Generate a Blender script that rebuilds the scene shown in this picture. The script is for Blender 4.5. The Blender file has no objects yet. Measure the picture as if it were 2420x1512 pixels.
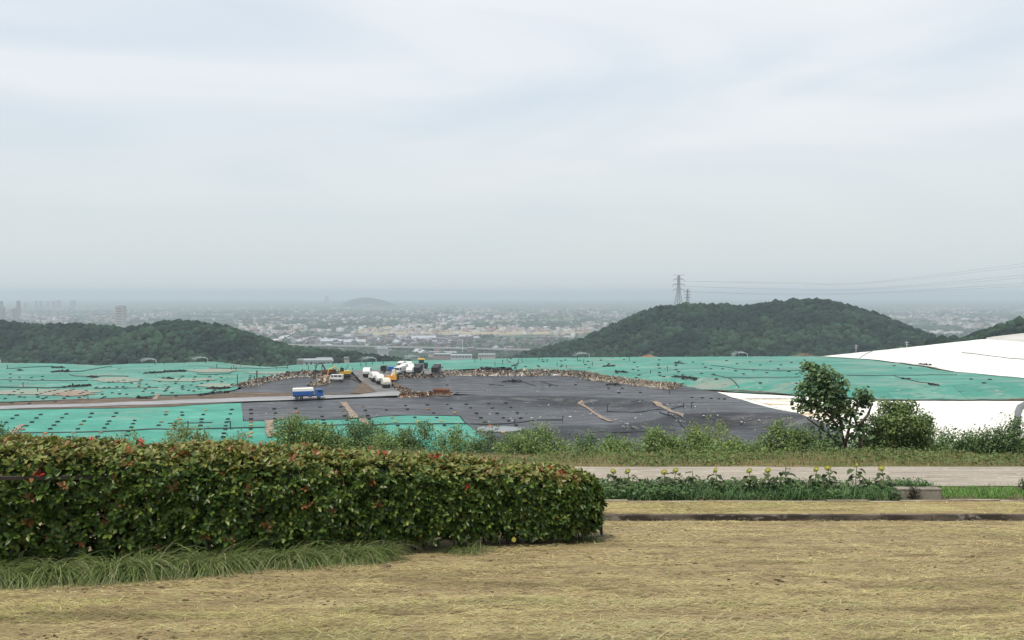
import bpy, math, random
import numpy as np
from mathutils import Vector, Matrix
from mathutils.geometry import delaunay_2d_cdt

random.seed(11)
RNG = np.random.default_rng(7)
sc = bpy.context.scene
COL = sc.collection
R = math.radians

# ------------------------------------------------------------------ camera, sky, sun, exposure
F = 2013.0                      # focal length in pixels of a 2419 x 1512 picture
CU, CV, HV = 1209.5, 756.0, 695.0
PITCH = math.atan((CV - HV) / F)
cam_d = bpy.data.cameras.new('camera')
cam_d.sensor_width = 36.0
cam_d.lens = 36.0 * F / 2419.0
cam_d.clip_start = 0.1
cam_d.clip_end = 90000.0
cam = bpy.data.objects.new('camera', cam_d)
COL.objects.link(cam)
cam.location = (0, 0, 0)
cam.rotation_euler = (math.pi / 2 - PITCH, 0, 0)
sc.camera = cam

SUN_EL, SUN_AZ = 66.0, -140.0     # azimuth from +Y towards +X
SUN_STRENGTH = 3.5
w = bpy.data.worlds.new('World')
sc.world = w
w.use_nodes = True
nt = w.node_tree
nt.nodes.clear()
def wn(t, **k):
    n = nt.nodes.new(t)
    for a, b in k.items():
        setattr(n, a, b)
    return n
def wl(a, b):
    nt.links.new(a, b)
out = wn('ShaderNodeOutputWorld')
bg = wn('ShaderNodeBackground')
bg.inputs['Strength'].default_value = 0.1
sky = wn('ShaderNodeTexSky', sky_type='NISHITA')
sky.sun_disc = False
sky.sun_elevation = R(SUN_EL)
sky.sun_rotation = R(SUN_AZ)
sky.air_density = 1.5
sky.dust_density = 3.0
tc = wn('ShaderNodeTexCoord')
mp = wn('ShaderNodeMapping')
mp.inputs['Rotation'].default_value = (R(-6), R(-24), R(14))
mp.inputs['Scale'].default_value = (0.9, 1.0, 4.2)
wl(tc.outputs['Generated'], mp.inputs['Vector'])
n1 = wn('ShaderNodeTexNoise')
n1.inputs['Scale'].default_value = 2.1
n1.inputs['Detail'].default_value = 4.0
n1.inputs['Roughness'].default_value = 0.45
n1.inputs['Distortion'].default_value = 0.9
wl(mp.outputs[0], n1.inputs['Vector'])
rp = wn('ShaderNodeValToRGB')
rp.color_ramp.interpolation = 'B_SPLINE'
rp.color_ramp.elements[0].position = 0.34
rp.color_ramp.elements[0].color = (0, 0, 0, 1)
rp.color_ramp.elements[1].position = 0.62
rp.color_ramp.elements[1].color = (1, 1, 1, 1)
wl(n1.outputs['Fac'], rp.inputs[0])
cl = wn('ShaderNodeMix', data_type='RGBA')            # thin veil -> thick white cloud
cl.inputs['A'].default_value = (7.1, 8.1, 9.1, 1)
cl.inputs['B'].default_value = (10.0, 10.1, 10.3, 1)
wl(rp.outputs[0], cl.inputs['Factor'])
# the cloud deck gets greyer and duller towards the horizon
sx = wn('ShaderNodeSeparateXYZ')
wl(tc.outputs['Generated'], sx.inputs[0])
mr = wn('ShaderNodeMapRange')
mr.interpolation_type = 'SMOOTHSTEP'
mr.inputs['From Min'].default_value = 0.0
mr.inputs['From Max'].default_value = 0.26
wl(sx.outputs['Z'], mr.inputs['Value'])
hz = wn('ShaderNodeMix', data_type='RGBA')
hz.inputs['A'].default_value = (7.6, 8.25, 8.45, 1)
wl(mr.outputs[0], hz.inputs['Factor'])
wl(cl.outputs['Result'], hz.inputs['B'])
mx = wn('ShaderNodeMix', data_type='RGBA')
mx.inputs['Factor'].default_value = 0.86
wl(sky.outputs[0], mx.inputs['A'])
wl(hz.outputs['Result'], mx.inputs['B'])
wl(mx.outputs['Result'], bg.inputs['Color'])
wl(bg.outputs[0], out.inputs['Surface'])

sd = bpy.data.lights.new('sun', 'SUN')
sd.energy = SUN_STRENGTH
sd.angle = R(1.5)
sd.color = (1.0, 0.94, 0.84)
sun = bpy.data.objects.new('sun', sd)
COL.objects.link(sun)
el, az = R(SUN_EL), R(SUN_AZ)
sdir = Vector((math.cos(el) * math.sin(az), math.cos(el) * math.cos(az), math.sin(el)))
sun.rotation_euler = sdir.to_track_quat('Z', 'Y').to_euler()
sun.location = (0, 0, 30)

sc.view_settings.view_transform = 'Standard'
sc.view_settings.look = 'None'
sc.view_settings.exposure = 0.0
sc.view_settings.gamma = 1.0
sc.view_settings.use_curve_mapping = False
sc.render.engine = 'CYCLES'
sc.cycles.use_denoising = True
sc.cycles.max_bounces = 6
sc.cycles.diffuse_bounces = 3
sc.cycles.glossy_bounces = 2
sc.cycles.transparent_max_bounces = 8
sc.cycles.volume_bounces = 0

# ------------------------------------------------------------------ picture <-> place helpers
CP, SP = math.cos(PITCH), math.sin(PITCH)
def ray(u, v):
    a, b = (u - CU) / F, (CV - v) / F
    dy = CP + b * SP
    dz = -SP + b * CP
    return a / dy, dz / dy                      # x and z per metre of depth
def at(u, v, y):
    rx, rz = ray(u, v)
    return Vector((rx * y, y, rz * y))
def slope(v):
    return -ray(CU, v)[1]
def sstep(t):
    t = np.clip(t, 0, 1)
    return t * t * (3 - 2 * t)
def vnoise(x, y, seed=0):
    x = np.asarray(x, float); y = np.asarray(y, float)
    xi, yi = np.floor(x).astype(np.int64), np.floor(y).astype(np.int64)
    fx, fy = x - xi, y - yi
    fx = fx * fx * (3 - 2 * fx); fy = fy * fy * (3 - 2 * fy)
    def h(a, b):
        n = (a * 374761393 + b * 668265263 + seed * 1442695041) & 0x7fffffff
        n = ((n ^ (n >> 13)) * 1274126177) & 0x7fffffff
        return ((n ^ (n >> 16)) & 0xffff) / 65535.0
    a, b, c, d = h(xi, yi), h(xi + 1, yi), h(xi, yi + 1), h(xi + 1, yi + 1)
    return (a * (1 - fx) + b * fx) * (1 - fy) + (c * (1 - fx) + d * fx) * fy
def fbm(x, y, seed=0, o=3):
    s, a, t = 0, 1.0, 0
    for k in range(o):
        s = s + a * vnoise(np.asarray(x) * 2 ** k, np.asarray(y) * 2 ** k, seed + k)
        t += a; a *= .5
    return s / t

# ------------------------------------------------------------------ the lie of the land
KERB_Y = 17.92
NEAR_Y = [-40, KERB_Y, KERB_Y + .02, 20.3, 20.45, 22.0, 22.4, 25.6, 34, 38, 46, 60, 100, 125, 175]
NEAR_Z = [3.48, -4.803, -4.69, -4.975, -5.02, -5.05, -5.07, -5.25, -6.45, -7.7, -10.8, -15.5, -29, -36, -37]
RIM_Y = 400.0
_rim = [(-900, 858), (0, 858), (150, 860), (240, 864), (310, 860), (420, 858), (500, 855), (525, 857), (560, 862), (640, 868),
        (700, 863), (850, 857), (1000, 852), (1200, 848), (1300, 846), (1480, 845), (1925, 843), (1945, 842), (2100, 826), (2200, 815),
        (2320, 802), (2419, 809), (2600, 822), (3300, 840)]
RIM_X = np.array([ray(u, v)[0] * RIM_Y for u, v in _rim])
RIM_Z = np.array([ray(u, v)[1] * RIM_Y for u, v in _rim])
def line_xy(pts):
    xs, ys = [], []
    for u, v, z in pts:
        y = z / ray(u, v)[1]
        xs.append(ray(u, v)[0] * y); ys.append(y)
    return np.array(xs), np.array(ys)
C2 = line_xy([(-900, 1033, -32), (0, 1033, -32), (500, 1033, -32), (900, 1033, -32), (1080, 1035, -32.5), (1150, 1030, -33), (1240, 1010, -33.2),
              (1340, 1000, -33.2), (1446, 1000, -33.2), (1571, 988, -33), (1715, 980, -32.5), (1900, 985, -32.5), (2419, 1000, -33), (3300, 1010, -33)])
A2 = np.array([5, 5, 5, 5, 4.5, 3.5, 2.6, 2.4, 2.4, 2.4, 3.2, 4, 5, 5.0])
C1 = line_xy([(900, 938, -31.8), (1000, 936, -31.8), (1155, 937, -31.7), (1317, 935, -31.6), (1498, 942, -31.7), (1540, 950, -31.7), (1640, 962, -32)])
A1 = np.array([0, .6, 2.0, 2.3, 2.0, .8, 0])
MS = line_xy([(1393, 892, -32), (1500, 905, -32), (1600, 918, -32), (1690, 925, -32), (1870, 935, -32), (2080, 946, -32), (2419, 947, -32), (3000, 950, -32)])
AM = np.array([0, .6, 1.5, 2.5, 3.1, 3.6, 3.8, 3.8])
R2 = line_xy([(2240, 822, -26), (2318, 806, -25), (2332, 798, -24.3), (2419, 788, -22), (2700, 770, -18)])
def landfill(x, y):
    z = np.full(np.broadcast(x, y).shape, -32.0)
    c1 = np.interp(x, C1[0], C1[1]); a1 = np.interp(x, C1[0], A1)
    z = z - a1 * sstep((c1 - y) / 3.2)
    c2 = np.interp(x, C2[0], C2[1]); a2 = np.interp(x, C2[0], A2)
    z = z - a2 * sstep((c2 - y) / (1.5 * a2))
    ms = np.interp(x, MS[0], MS[1]); am = np.interp(x, MS[0], AM)
    z = z + am * sstep((y - ms) / 11.0)
    xl = np.interp(y, [250, 284, 310, 343, 388, 420], [176, 170.6, 160, 157, 138, 128])
    z = z + .05 * np.clip(x - xl, 0, 140) * sstep((y - 235) / 50)
    def bump(x0, y0, sx_, sy_, h):
        return h * np.exp(-((x - x0) / sx_) ** 2 - ((y - y0) / sy_) ** 2)
    z = z + bump(-72, 312, 24, 22, 3.0) + bump(10, 318, 62, 18, 2.4) + bump(60, 292, 16, 10, 1.0)
    z = z + bump(-130, 330, 22, 5, .9) + bump(-190, 300, 60, 9, .8) + bump(-100, 350, 40, 10, .8)
    z = z + (fbm(x / 14, y / 9, 5) - .5) * .55
    wgt = sstep((y - 335) / 62)
    z = z * (1 - wgt) + np.interp(x, RIM_X, RIM_Z) * wgt
    return z
def H(x, y):
    x = np.asarray(x, float); y = np.asarray(y, float)
    x, y = np.broadcast_arrays(x, y)
    near = np.interp(y, NEAR_Y, NEAR_Z)
    near = near + np.where(y > 26, (fbm(x / 5, y / 5, 3) - .5) * .5 * sstep((y - 26) / 8), 0)
    L = landfill(x, np.minimum(y, RIM_Y))
    w_ = sstep((y - 135) / 30)
    z = near * (1 - w_) + L * w_
    over = np.interp(x, RIM_X, RIM_Z) - .5 * (y - RIM_Y) - 1.0 * sstep((y - RIM_Y) / 3)
    V = np.interp(y, [400, 700, 1000, 1800, 60000], [-62, -66, -115, -170, -170])
    r2 = np.interp(x, R2[0] * 480 / R2[1], ray(0, 0)[1] * 0 + np.array([ray(u, v)[1] * 480 for u, v in [(2240, 822), (2318, 806), (2332, 798), (2419, 788), (2700, 770)]]))
    ridge = np.where(x > 235, r2 - np.where(y < 480, .12 * (480 - y), .4 * (y - 480)), -999)
    far = np.maximum(np.maximum(over, V), ridge)
    return np.where(y > RIM_Y, far, z)
def H1(x, y):
    return float(H(np.array([x]), np.array([y]))[0])
YS = np.concatenate([np.arange(5, 45, .02), np.arange(45, 400.2, .12)])
def ground(u, v, ymin=5.0, ymax=400.0):
    rx, rz = ray(u, v)
    ys = YS[(YS >= ymin) & (YS <= ymax)]
    h = H(rx * ys, ys)
    below = np.nonzero(rz * ys <= h)[0]
    y = float(ys[below[0]]) if len(below) else ymax
    return Vector((rx * y, y, H1(rx * y, y)))
def gl(u, v):                      # a point of the landfill seen at (u, v)
    return ground(u, v, 150.0)

# ------------------------------------------------------------------ object helpers
def tag(o, label=None, cat=None, group=None, kind=None):
    if label: o['label'] = label
    if cat: o['category'] = cat
    if group: o['group'] = group
    if kind: o['kind'] = kind
    return o
def link(name, me, mats, parent=None):
    for m in (mats if isinstance(mats, (list, tuple)) else [mats]):
        me.materials.append(m)
    o = bpy.data.objects.new(name, me)
    COL.objects.link(o)
    if parent is not None:
        o.parent = parent
    return o
def thing(name, label, cat, loc=(0, 0, 0), rz=0.0, group=None):
    o = bpy.data.objects.new(name, None)
    o.empty_display_size = .2
    COL.objects.link(o)
    o.location = loc
    o.rotation_euler = (0, 0, rz)
    return tag(o, label, cat, group)
def np_mesh(name, V, Fc, mats, parent=None, col=None, smooth=False, midx=None):
    """V (n,3), Fc (m,k) polygons of one size, col (n,3) optional colour per vertex."""
    V = np.ascontiguousarray(V, np.float32); Fc = np.ascontiguousarray(Fc, np.int32)
    me = bpy.data.meshes.new(name)
    m, k = Fc.shape
    me.vertices.add(len(V)); me.vertices.foreach_set('co', V.ravel())
    me.loops.add(m * k); me.loops.foreach_set('vertex_index', Fc.ravel())
    me.polygons.add(m)
    me.polygons.foreach_set('loop_start', np.arange(0, m * k, k, dtype=np.int32))
    me.polygons.foreach_set('loop_total', np.full(m, k, np.int32))
    if smooth: me.polygons.foreach_set('use_smooth', np.ones(m, bool))
    if midx is not None: me.polygons.foreach_set('material_index', np.asarray(midx, np.int32))
    me.update(calc_edges=True)
    if col is not None:
        a = me.color_attributes.new('col', 'FLOAT_COLOR', 'POINT')
        c = np.ones((len(V), 4), np.float32); c[:, :3] = col
        a.data.foreach_set('color', c.ravel())
    return link(name, me, mats, parent)
class MB:
    """collects boxes, prisms, tubes and lathes for ONE mesh"""
    def __init__(s): s.v = []; s.f = []; s.m = []; s.mi = 0
    def add(s, vs, fs):
        o = len(s.v); s.v += [tuple(p) for p in vs]
        s.f += [tuple(i + o for i in f) for f in fs]; s.m += [s.mi] * len(fs); return s
    def box(s, c, d, top=(1, 1)):
        x, y, z = c; a, b, h = d[0] / 2, d[1] / 2, d[2] / 2
        vs = []
        for k, (p, q) in ((-1, (1, 1)), (1, top)):
            vs += [(x - a * p, y - b * q, z + k * h), (x + a * p, y - b * q, z + k * h), (x + a * p, y + b * q, z + k * h), (x - a * p, y + b * q, z + k * h)]
        return s.add(vs, [(3, 2, 1, 0), (4, 5, 6, 7), (0, 1, 5, 4), (1, 2, 6, 5), (2, 3, 7, 6), (3, 0, 4, 7)])
    def prism(s, prof, y0, y1):           # profile in x,z swept along y
        n = len(prof)
        vs = [(x, y0, z) for x, z in prof] + [(x, y1, z) for x, z in prof]
        fs = [tuple(range(n)), tuple(range(2 * n - 1, n - 1, -1))]
        fs += [(i, i + n, (i + 1) % n + n, (i + 1) % n) for i in range(n)]
        return s.add(vs, fs)
    def tube(s, pts, rad, n=6, cap=True):
        pts = [Vector(p) for p in pts]
        rad = rad if isinstance(rad, (list, tuple)) else [rad] * len(pts)
        rings = []
        for i, p in enumerate(pts):
            d = (pts[min(i + 1, len(pts) - 1)] - pts[max(i - 1, 0)]).normalized()
            up = Vector((0, 0, 1)) if abs(d.z) < .9 else Vector((1, 0, 0))
            a = d.cross(up).normalized(); b = a.cross(d)
            rings.append([p + (a * math.cos(2 * math.pi * k / n) + b * math.sin(2 * math.pi * k / n)) * rad[i] for k in range(n)])
        vs = [q for r in rings for q in r]
        fs = [(i * n + k, i * n + (k + 1) % n, (i + 1) * n + (k + 1) % n, (i + 1) * n + k) for i in range(len(pts) - 1) for k in range(n)]
        if cap: fs += [tuple(range(n - 1, -1, -1)), tuple((len(pts) - 1) * n + k for k in range(n))]
        return s.add(vs, fs)
    def build(s, name, mats, parent=None, smooth=False):
        me = bpy.data.meshes.new(name)
        me.from_pydata(s.v, [], s.f)
        me.polygons.foreach_set('material_index', np.array(s.m, np.int32))
        if smooth: me.polygons.foreach_set('use_smooth', np.ones(len(s.f), bool))
        me.update()
        return link(name, me, mats, parent)
def dup(root, loc, rz=None, label=None, scale=None):
    r = root.copy(); COL.objects.link(r); r.location = loc
    if rz is not None: r.rotation_euler = (0, 0, rz)
    if label: r['label'] = label
    if scale: r.scale = (scale,) * 3
    for ch in root.children:
        c = ch.copy(); COL.objects.link(c); c.parent = r
        for g in ch.children:
            d = g.copy(); COL.objects.link(d); d.parent = c
    return r

# ------------------------------------------------------------------ materials
def new_mat(name):
    m = bpy.data.materials.new(name); m.use_nodes = True
    return m, m.node_tree, m.node_tree.nodes['Principled BSDF']
def mat(name, c, rough=.7, spec=.3, metal=0.0, vary=.12, scale=3.0, bump=0.0):
    """a plain paint or plastic with slight procedural dirt"""
    m, t, p = new_mat(name)
    n = t.nodes.new('ShaderNodeTexNoise'); n.inputs['Scale'].default_value = scale; n.inputs['Detail'].default_value = 4
    co = t.nodes.new('ShaderNodeTexCoord'); t.links.new(co.outputs['Object'], n.inputs['Vector'])
    x = t.nodes.new('ShaderNodeMix'); x.data_type = 'RGBA'
    x.inputs['A'].default_value = (*[k * (1 - vary) for k in c], 1); x.inputs['B'].default_value = (*[min(1, k * (1 + vary)) for k in c], 1)
    t.links.new(n.outputs['Fac'], x.inputs['Factor']); t.links.new(x.outputs['Result'], p.inputs['Base Color'])
    p.inputs['Roughness'].default_value = rough; p.inputs['Specular IOR Level'].default_value = spec; p.inputs['Metallic'].default_value = metal
    if bump:
        b = t.nodes.new('ShaderNodeBump'); b.inputs['Strength'].default_value = bump
        t.links.new(n.outputs['Fac'], b.inputs['Height']); t.links.new(b.outputs[0], p.inputs['Normal'])
    return m
def mat_layers(name, layers, rough=.85, spec=.2, bumps=(), base=(.2, .2, .2), seam=None, rvar=None):
    """base colour plus noise-masked layers: (colour, scale vector, low, high, seed, detail); bumps: (scale vector, strength, distance)"""
    m, t, p = new_mat(name)
    co = t.nodes.new('ShaderNodeTexCoord')
    last = None
    def noise(sv, seed, det=5.0, dist=0.0):
        mp_ = t.nodes.new('ShaderNodeMapping'); mp_.inputs['Scale'].default_value = sv; mp_.inputs['Location'].default_value = (seed * 7.3, seed * 3.1, seed)
        t.links.new(co.outputs['Object'], mp_.inputs['Vector'])
        n = t.nodes.new('ShaderNodeTexNoise'); n.inputs['Scale'].default_value = 1.0; n.inputs['Detail'].default_value = det
        n.inputs['Distortion'].default_value = dist
        t.links.new(mp_.outputs[0], n.inputs['Vector']); return n
    for (c, sv, lo, hi, seed, det) in layers:
        n = noise(sv, seed, det)
        r = t.nodes.new('ShaderNodeMapRange'); r.inputs['From Min'].default_value = lo; r.inputs['From Max'].default_value = hi
        t.links.new(n.outputs['Fac'], r.inputs['Value'])
        x = t.nodes.new('ShaderNodeMix'); x.data_type = 'RGBA'
        if last is None: x.inputs['A'].default_value = (*base, 1)
        else: t.links.new(last, x.inputs['A'])
        x.inputs['B'].default_value = (*c, 1)
        t.links.new(r.outputs[0], x.inputs['Factor']); last = x.outputs['Result']
    if seam and last is not None:                       # panels of slightly different age, with laps between them
        mw = t.nodes.new('ShaderNodeMapping'); mw.inputs['Rotation'].default_value = (0, 0, seam[4]); t.links.new(co.outputs['Object'], mw.inputs['Vector'])
        nd = noise((.06, .06, .06), 31, 3.0); ad = t.nodes.new('ShaderNodeMix'); ad.data_type = 'VECTOR'; ad.blend_type = 'MIX' if False else 'MIX'
        va = t.nodes.new('ShaderNodeVectorMath'); va.operation = 'MULTIPLY_ADD'; va.inputs[1].default_value = (2.5, 2.5, 0)
        t.links.new(nd.outputs['Color'], va.inputs[0]); t.links.new(mw.outputs[0], va.inputs[2])
        t.nodes.remove(ad)
        bk = t.nodes.new('ShaderNodeTexBrick'); bk.offset = .37; bk.inputs['Scale'].default_value = 1.0
        bk.inputs['Brick Width'].default_value = seam[0]; bk.inputs['Row Height'].default_value = seam[1]; bk.inputs['Mortar Size'].default_value = seam[5]; bk.inputs['Mortar Smooth'].default_value = .3
        bk.inputs['Color1'].default_value = (1, 1, 1, 1); bk.inputs['Color2'].default_value = (seam[2],) * 3 + (1,); bk.inputs['Mortar'].default_value = (seam[3],) * 3 + (1,)
        t.links.new(va.outputs[0], bk.inputs['Vector'])
        x = t.nodes.new('ShaderNodeMix'); x.data_type = 'RGBA'; x.blend_type = 'MULTIPLY'; x.inputs['Factor'].default_value = 1.0
        t.links.new(last, x.inputs['A']); t.links.new(bk.outputs['Color'], x.inputs['B']); last = x.outputs['Result']
    if rvar:
        nr = noise(rvar[0], 41, 5.0)
        r = t.nodes.new('ShaderNodeMapRange'); r.inputs['From Min'].default_value = .36; r.inputs['From Max'].default_value = .66
        r.inputs['To Min'].default_value = rvar[1]; r.inputs['To Max'].default_value = rvar[2]
        t.links.new(nr.outputs['Fac'], r.inputs['Value'])
    if last is not None: t.links.new(last, p.inputs['Base Color'])
    else: p.inputs['Base Color'].default_value = (*base, 1)
    nrm = None
    for i, (sv, st, dist) in enumerate(bumps):
        n = noise(sv, 20 + i, 4.0, .6)
        b = t.nodes.new('ShaderNodeBump'); b.inputs['Strength'].default_value = st; b.inputs['Distance'].default_value = dist
        t.links.new(n.outputs['Fac'], b.inputs['Height'])
        if nrm is not None: t.links.new(nrm, b.inputs['Normal'])
        nrm = b.outputs[0]
    if nrm is not None: t.links.new(nrm, p.inputs['Normal'])
    p.inputs['Roughness'].default_value = rough; p.inputs['Specular IOR Level'].default_value = spec
    if rvar: t.links.new(r.outputs[0], p.inputs['Roughness'])
    return m
def mat_col(name, rough=.5, spec=.4, transl=.0):
    """colour comes from each leaf's own pigment (vertex attribute)"""
    m, t, p = new_mat(name)
    a = t.nodes.new('ShaderNodeAttribute'); a.attribute_name = 'col'
    t.links.new(a.outputs['Color'], p.inputs['Base Color'])
    p.inputs['Roughness'].default_value = rough; p.inputs['Specular IOR Level'].default_value = spec
    if transl:
        tr = t.nodes.new('ShaderNodeBsdfTranslucent'); t.links.new(a.outputs['Color'], tr.inputs['Color'])
        mx_ = t.nodes.new('ShaderNodeMixShader'); mx_.inputs[0].default_value = transl
        o = t.nodes['Material Output']
        t.links.new(p.outputs[0], mx_.inputs[1]); t.links.new(tr.outputs[0], mx_.inputs[2]); t.links.new(mx_.outputs[0], o.inputs['Surface'])
    return m
M_LEAF = mat_col('leaf', .38, .32, .25)
M_SOFTLEAF = mat_col('soft_leaf', .55, .3, .25)
M_STRAW = mat_col('straw', .7, .2, .1)
M_FAR = mat_col('far_foliage', .9, .1, 0)
M_LITTER = mat_col('litter', .6, .3, 0)
M_BARK = mat('bark', (.09, .07, .055), .9, .1, vary=.4, scale=20, bump=.4)
M_STEM = mat('green_stem', (.12, .17, .05), .6, .3)
M_LAWN = mat_layers('dry_lawn', [((.33, .26, .14), (.8, 1.8, 1), .38, .62, 1, 5), ((.18, .13, .07), (2.2, 5.0, 1), .50, .66, 2, 6),
                                 ((.43, .36, .20), (2.2, 14, 1), .55, .72, 4, 5), ((.07, .052, .03), (12, 36, 4), .56, .68, 5, 4)],
                    .95, .1, [((9, 40, 5), .8, .03), ((40, 120, 20), .6, .012)], base=(.26, .20, .11))
M_LAWN2 = mat_layers('dry_lawn_far', [((.35, .29, .14), (.4, 1.4, 1), .40, .60, 6, 5), ((.26, .185, .095), (.9, 3.2, 1), .48, .66, 7, 5), ((.25, .26, .10), (.3, .9, 1), .58, .72, 8, 4),
                                      ((.12, .09, .05), (9, 26, 4), .58, .70, 9, 4)], .95, .1, [((10, 36, 5), .7, .03)], base=(.30, .235, .11))
M_SOIL = mat_layers('soil', [((.17, .13, .09), (2, 2, 2), .4, .6, 1, 5)], .95, .1, [((9, 9, 9), .6, .05)], base=(.10, .075, .05))
M_ROAD = mat_layers('packed_dirt', [((.36, .325, .27), (.35, 1.4, 1), .42, .62, 1, 5), ((.235, .205, .17), (.5, 4.5, 1), .52, .66, 2, 5), ((.47, .41, .33), (2.2, 6, 3), .58, .70, 3, 5), ((.16, .14, .11), (16, 26, 18), .60, .70, 4, 3), ((.55, .50, .42), (11, 18, 11), .66, .74, 6, 3)],
                    .92, .15, [((14, 22, 14), .7, .04), ((.6, 5, 1), .5, .08)], base=(.31, .275, .23))
M_CONC = mat_layers('old_concrete', [((.13, .115, .095), (3, 3, 3), .45, .65, 1, 6), ((.33, .30, .25), (6, 6, 6), .58, .7, 2, 5)], .9, .2, [((20, 20, 20), .4, .02)], base=(.24, .22, .18))
M_KERB = mat_layers('kerb_concrete', [((.045, .037, .030), (1.2, 3, 4), .40, .55, 1, 6), ((.22, .20, .17), (3.5, 9, 9), .60, .68, 2, 5)], .9, .2, [((20, 20, 20), .5, .02)], base=(.125, .105, .085))
M_EDGE = mat_layers('pale_edging', [((.16, .13, .10), (1.5, 9, 9), .45, .6, 1, 5), ((.42, .37, .29), (1.1, 9, 9), .55, .62, 2, 4)], .9, .2, base=(.25, .21, .16))
M_VERGE = mat_layers('verge_soil', [((.10, .10, .035), (.5, .7, 1), .40, .6, 1, 5), ((.19, .14, .07), (.4, .9, 1), .52, .66, 2, 5)], .95, .1, [((6, 6, 6), .6, .1)], base=(.15, .125, .055))
M_GROUND = mat_layers('hazy_plain', [((.035, .062, .035), (.0035, .006, 1), .42, .55, 1, 6), ((.145, .14, .10), (.0021, .0045, 1), .58, .64, 2, 5), ((.07, .11, .07), (.004, .009, 1), .55, .62, 3, 5),
                                     ((.17, .165, .16), (.012, .02, 1), .60, .68, 4, 6)], .95, .1, base=(.05, .078, .05))
M_FILL = mat_layers('grey_fill', [((.12, .10, .08), (.08, .08, .1), .45, .6, 1, 6), ((.22, .18, .14), (.3, .3, .3), .58, .7, 2, 5)], .9, .2, [((1, 1, 1), .5, .2)], base=(.085, .08, .075))
M_GREEN = mat_layers('green_netting', [((.050, .255, .190), (.05, .09, .1), .40, .60, 1, 5), ((.110, .350, .275), (.16, .5, .2), .52, .70, 2, 6), ((.20, .29, .23), (.045, .11, .1), .60, .76, 3, 6),
                                       ((.035, .20, .15), (.4, 2.2, 1), .60, .72, 4, 5), ((.27, .33, .28), (.5, 2.6, 1), .64, .74, 5, 5)], .75, .3, [((.12, .5, .3), .5, .5), ((.7, 2.4, 1), .35, .15)], base=(.066, .285, .222), seam=(26, 13, .86, .70, .10, .16))
M_GREEN2 = mat_layers('weathered_green_netting', [((.06, .235, .185), (.04, .08, .1), .40, .58, 1, 5), ((.16, .30, .245), (.07, .25, .2), .48, .68, 2, 6), ((.24, .26, .225), (.04, .12, .1), .58, .72, 3, 6),
                                       ((.04, .13, .105), (.22, 1.1, 1), .60, .70, 4, 5), ((.09, .11, .10), (.12, .9, 1), .66, .74, 6, 6), ((.30, .34, .30), (.3, 1.6, 1), .63, .72, 5, 5)], .8, .25, [((.12, .5, .3), .6, .6), ((.7, 2.4, 1), .35, .15)], base=(.078, .265, .21), seam=(22, 11, .84, .62, -.15, .16))
M_BLACK = mat_layers('black_liner', [((.022, .022, .027), (.05, .12, .1), .42, .6, 1, 6), ((.105, .112, .118), (.09, .75, .2), .54, .72, 2, 6), ((.20, .195, .19), (.16, 2.2, .5), .63, .74, 3, 5), ((.012, .012, .015), (.07, 1.6, .5), .62, .72, 5, 6)],
                     .38, .55, [((.14, .8, .3), .35, .5), ((.5, 2.6, 1), .5, .2)], base=(.033, .037, .043), seam=(17, 12, .72, .55, .06, .16), rvar=((.10, 1.1, .3), .28, .62))
M_WHITE = mat_layers('white_liner', [((.70, .685, .63), (.03, .08, .1), .45, .65, 1, 4), ((.58, .56, .51), (.05, .9, .3), .60, .74, 2, 6)], .55, .3, [((.1, .4, .2), .25, .4)], base=(.78, .765, .71), seam=(24, 14, .95, .78, .2, .12))
M_STAINED = mat_layers('stained_white_liner', [((.42, .30, .17), (.06, .35, .2), .50, .64, 1, 6), ((.55, .48, .38), (.3, 1.2, 1), .52, .66, 2, 6)], .7, .2, [((.3, 1.0, .5), .3, .3)], base=(.76, .73, .66))
M_GREYCOV = mat_layers('grey_liner', [((.42, .41, .39), (.05, .1, .1), .4, .6, 1, 5)], .8, .2, base=(.50, .49, .46))
M_HAUL = mat_layers('haul_road', [((.22, .22, .225), (.06, .3, .1), .42, .6, 1, 5), ((.14, .135, .13), (.2, 1.0, .3), .58, .7, 2, 5)], .6, .4, base=(.28, .28, .29))
M_HAULDARK = mat_layers('muddy_haul_road', [((.16, .155, .15), (.15, .15, .1), .42, .6, 1, 6), ((.075, .07, .065), (.4, .5, .3), .55, .68, 2, 5)], .6, .4, [((.6, .6, .6), .4, .2)], base=(.115, .11, .108))
M_EARTH = mat_layers('brown_earth', [((.13, .10, .075), (.15, .6, .3), .42, .58, 1, 6), ((.24, .18, .13), (.4, 1.2, 1), .58, .68, 2, 6)], .95, .1, [((1, 2, 1), .6, .3)], base=(.095, .075, .06))
M_TAN = mat_layers('tan_sand', [((.30, .235, .18), (.5, .8, .5), .4, .6, 1, 5), ((.12, .11, .10), (.8, .8, .8), .56, .68, 2, 5)], .9, .15, [((1.2, 1.2, 1.2), .4, .2)], base=(.22, .175, .14))
M_DUST = mat_layers('grey_dust', [((.20, .27, .22), (.08, .3, .2), .42, .58, 1, 6)], .9, .15, base=(.25, .24, .20))
M_REDEARTH = mat_layers('red_earth', [((.30, .17, .10), (.1, .1, .3), .4, .6, 1, 5)], .95, .1, base=(.22, .12, .075))
M_WATER = mat('puddle_water', (.10, .10, .105), .08, .6, vary=.1, scale=.05)
M_TYRE = mat('tyre_rubber', (.018, .02, .02), .75, .3, vary=.3)
M_TYRE_TAN = mat('sandy_tyre', (.26, .17, .10), .9, .2, vary=.25)
M_TYRE_ORANGE = mat('orange_tyre', (.42, .17, .07), .8, .2, vary=.25)
M_TYRE_YELLOW = mat('yellow_tyre', (.42, .30, .07), .8, .2, vary=.25)
M_PIPE = mat('black_pipe', (.02, .024, .026), .5, .4)
M_WIRE = mat('cable_metal', (.10, .105, .11), .6, .3)
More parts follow.
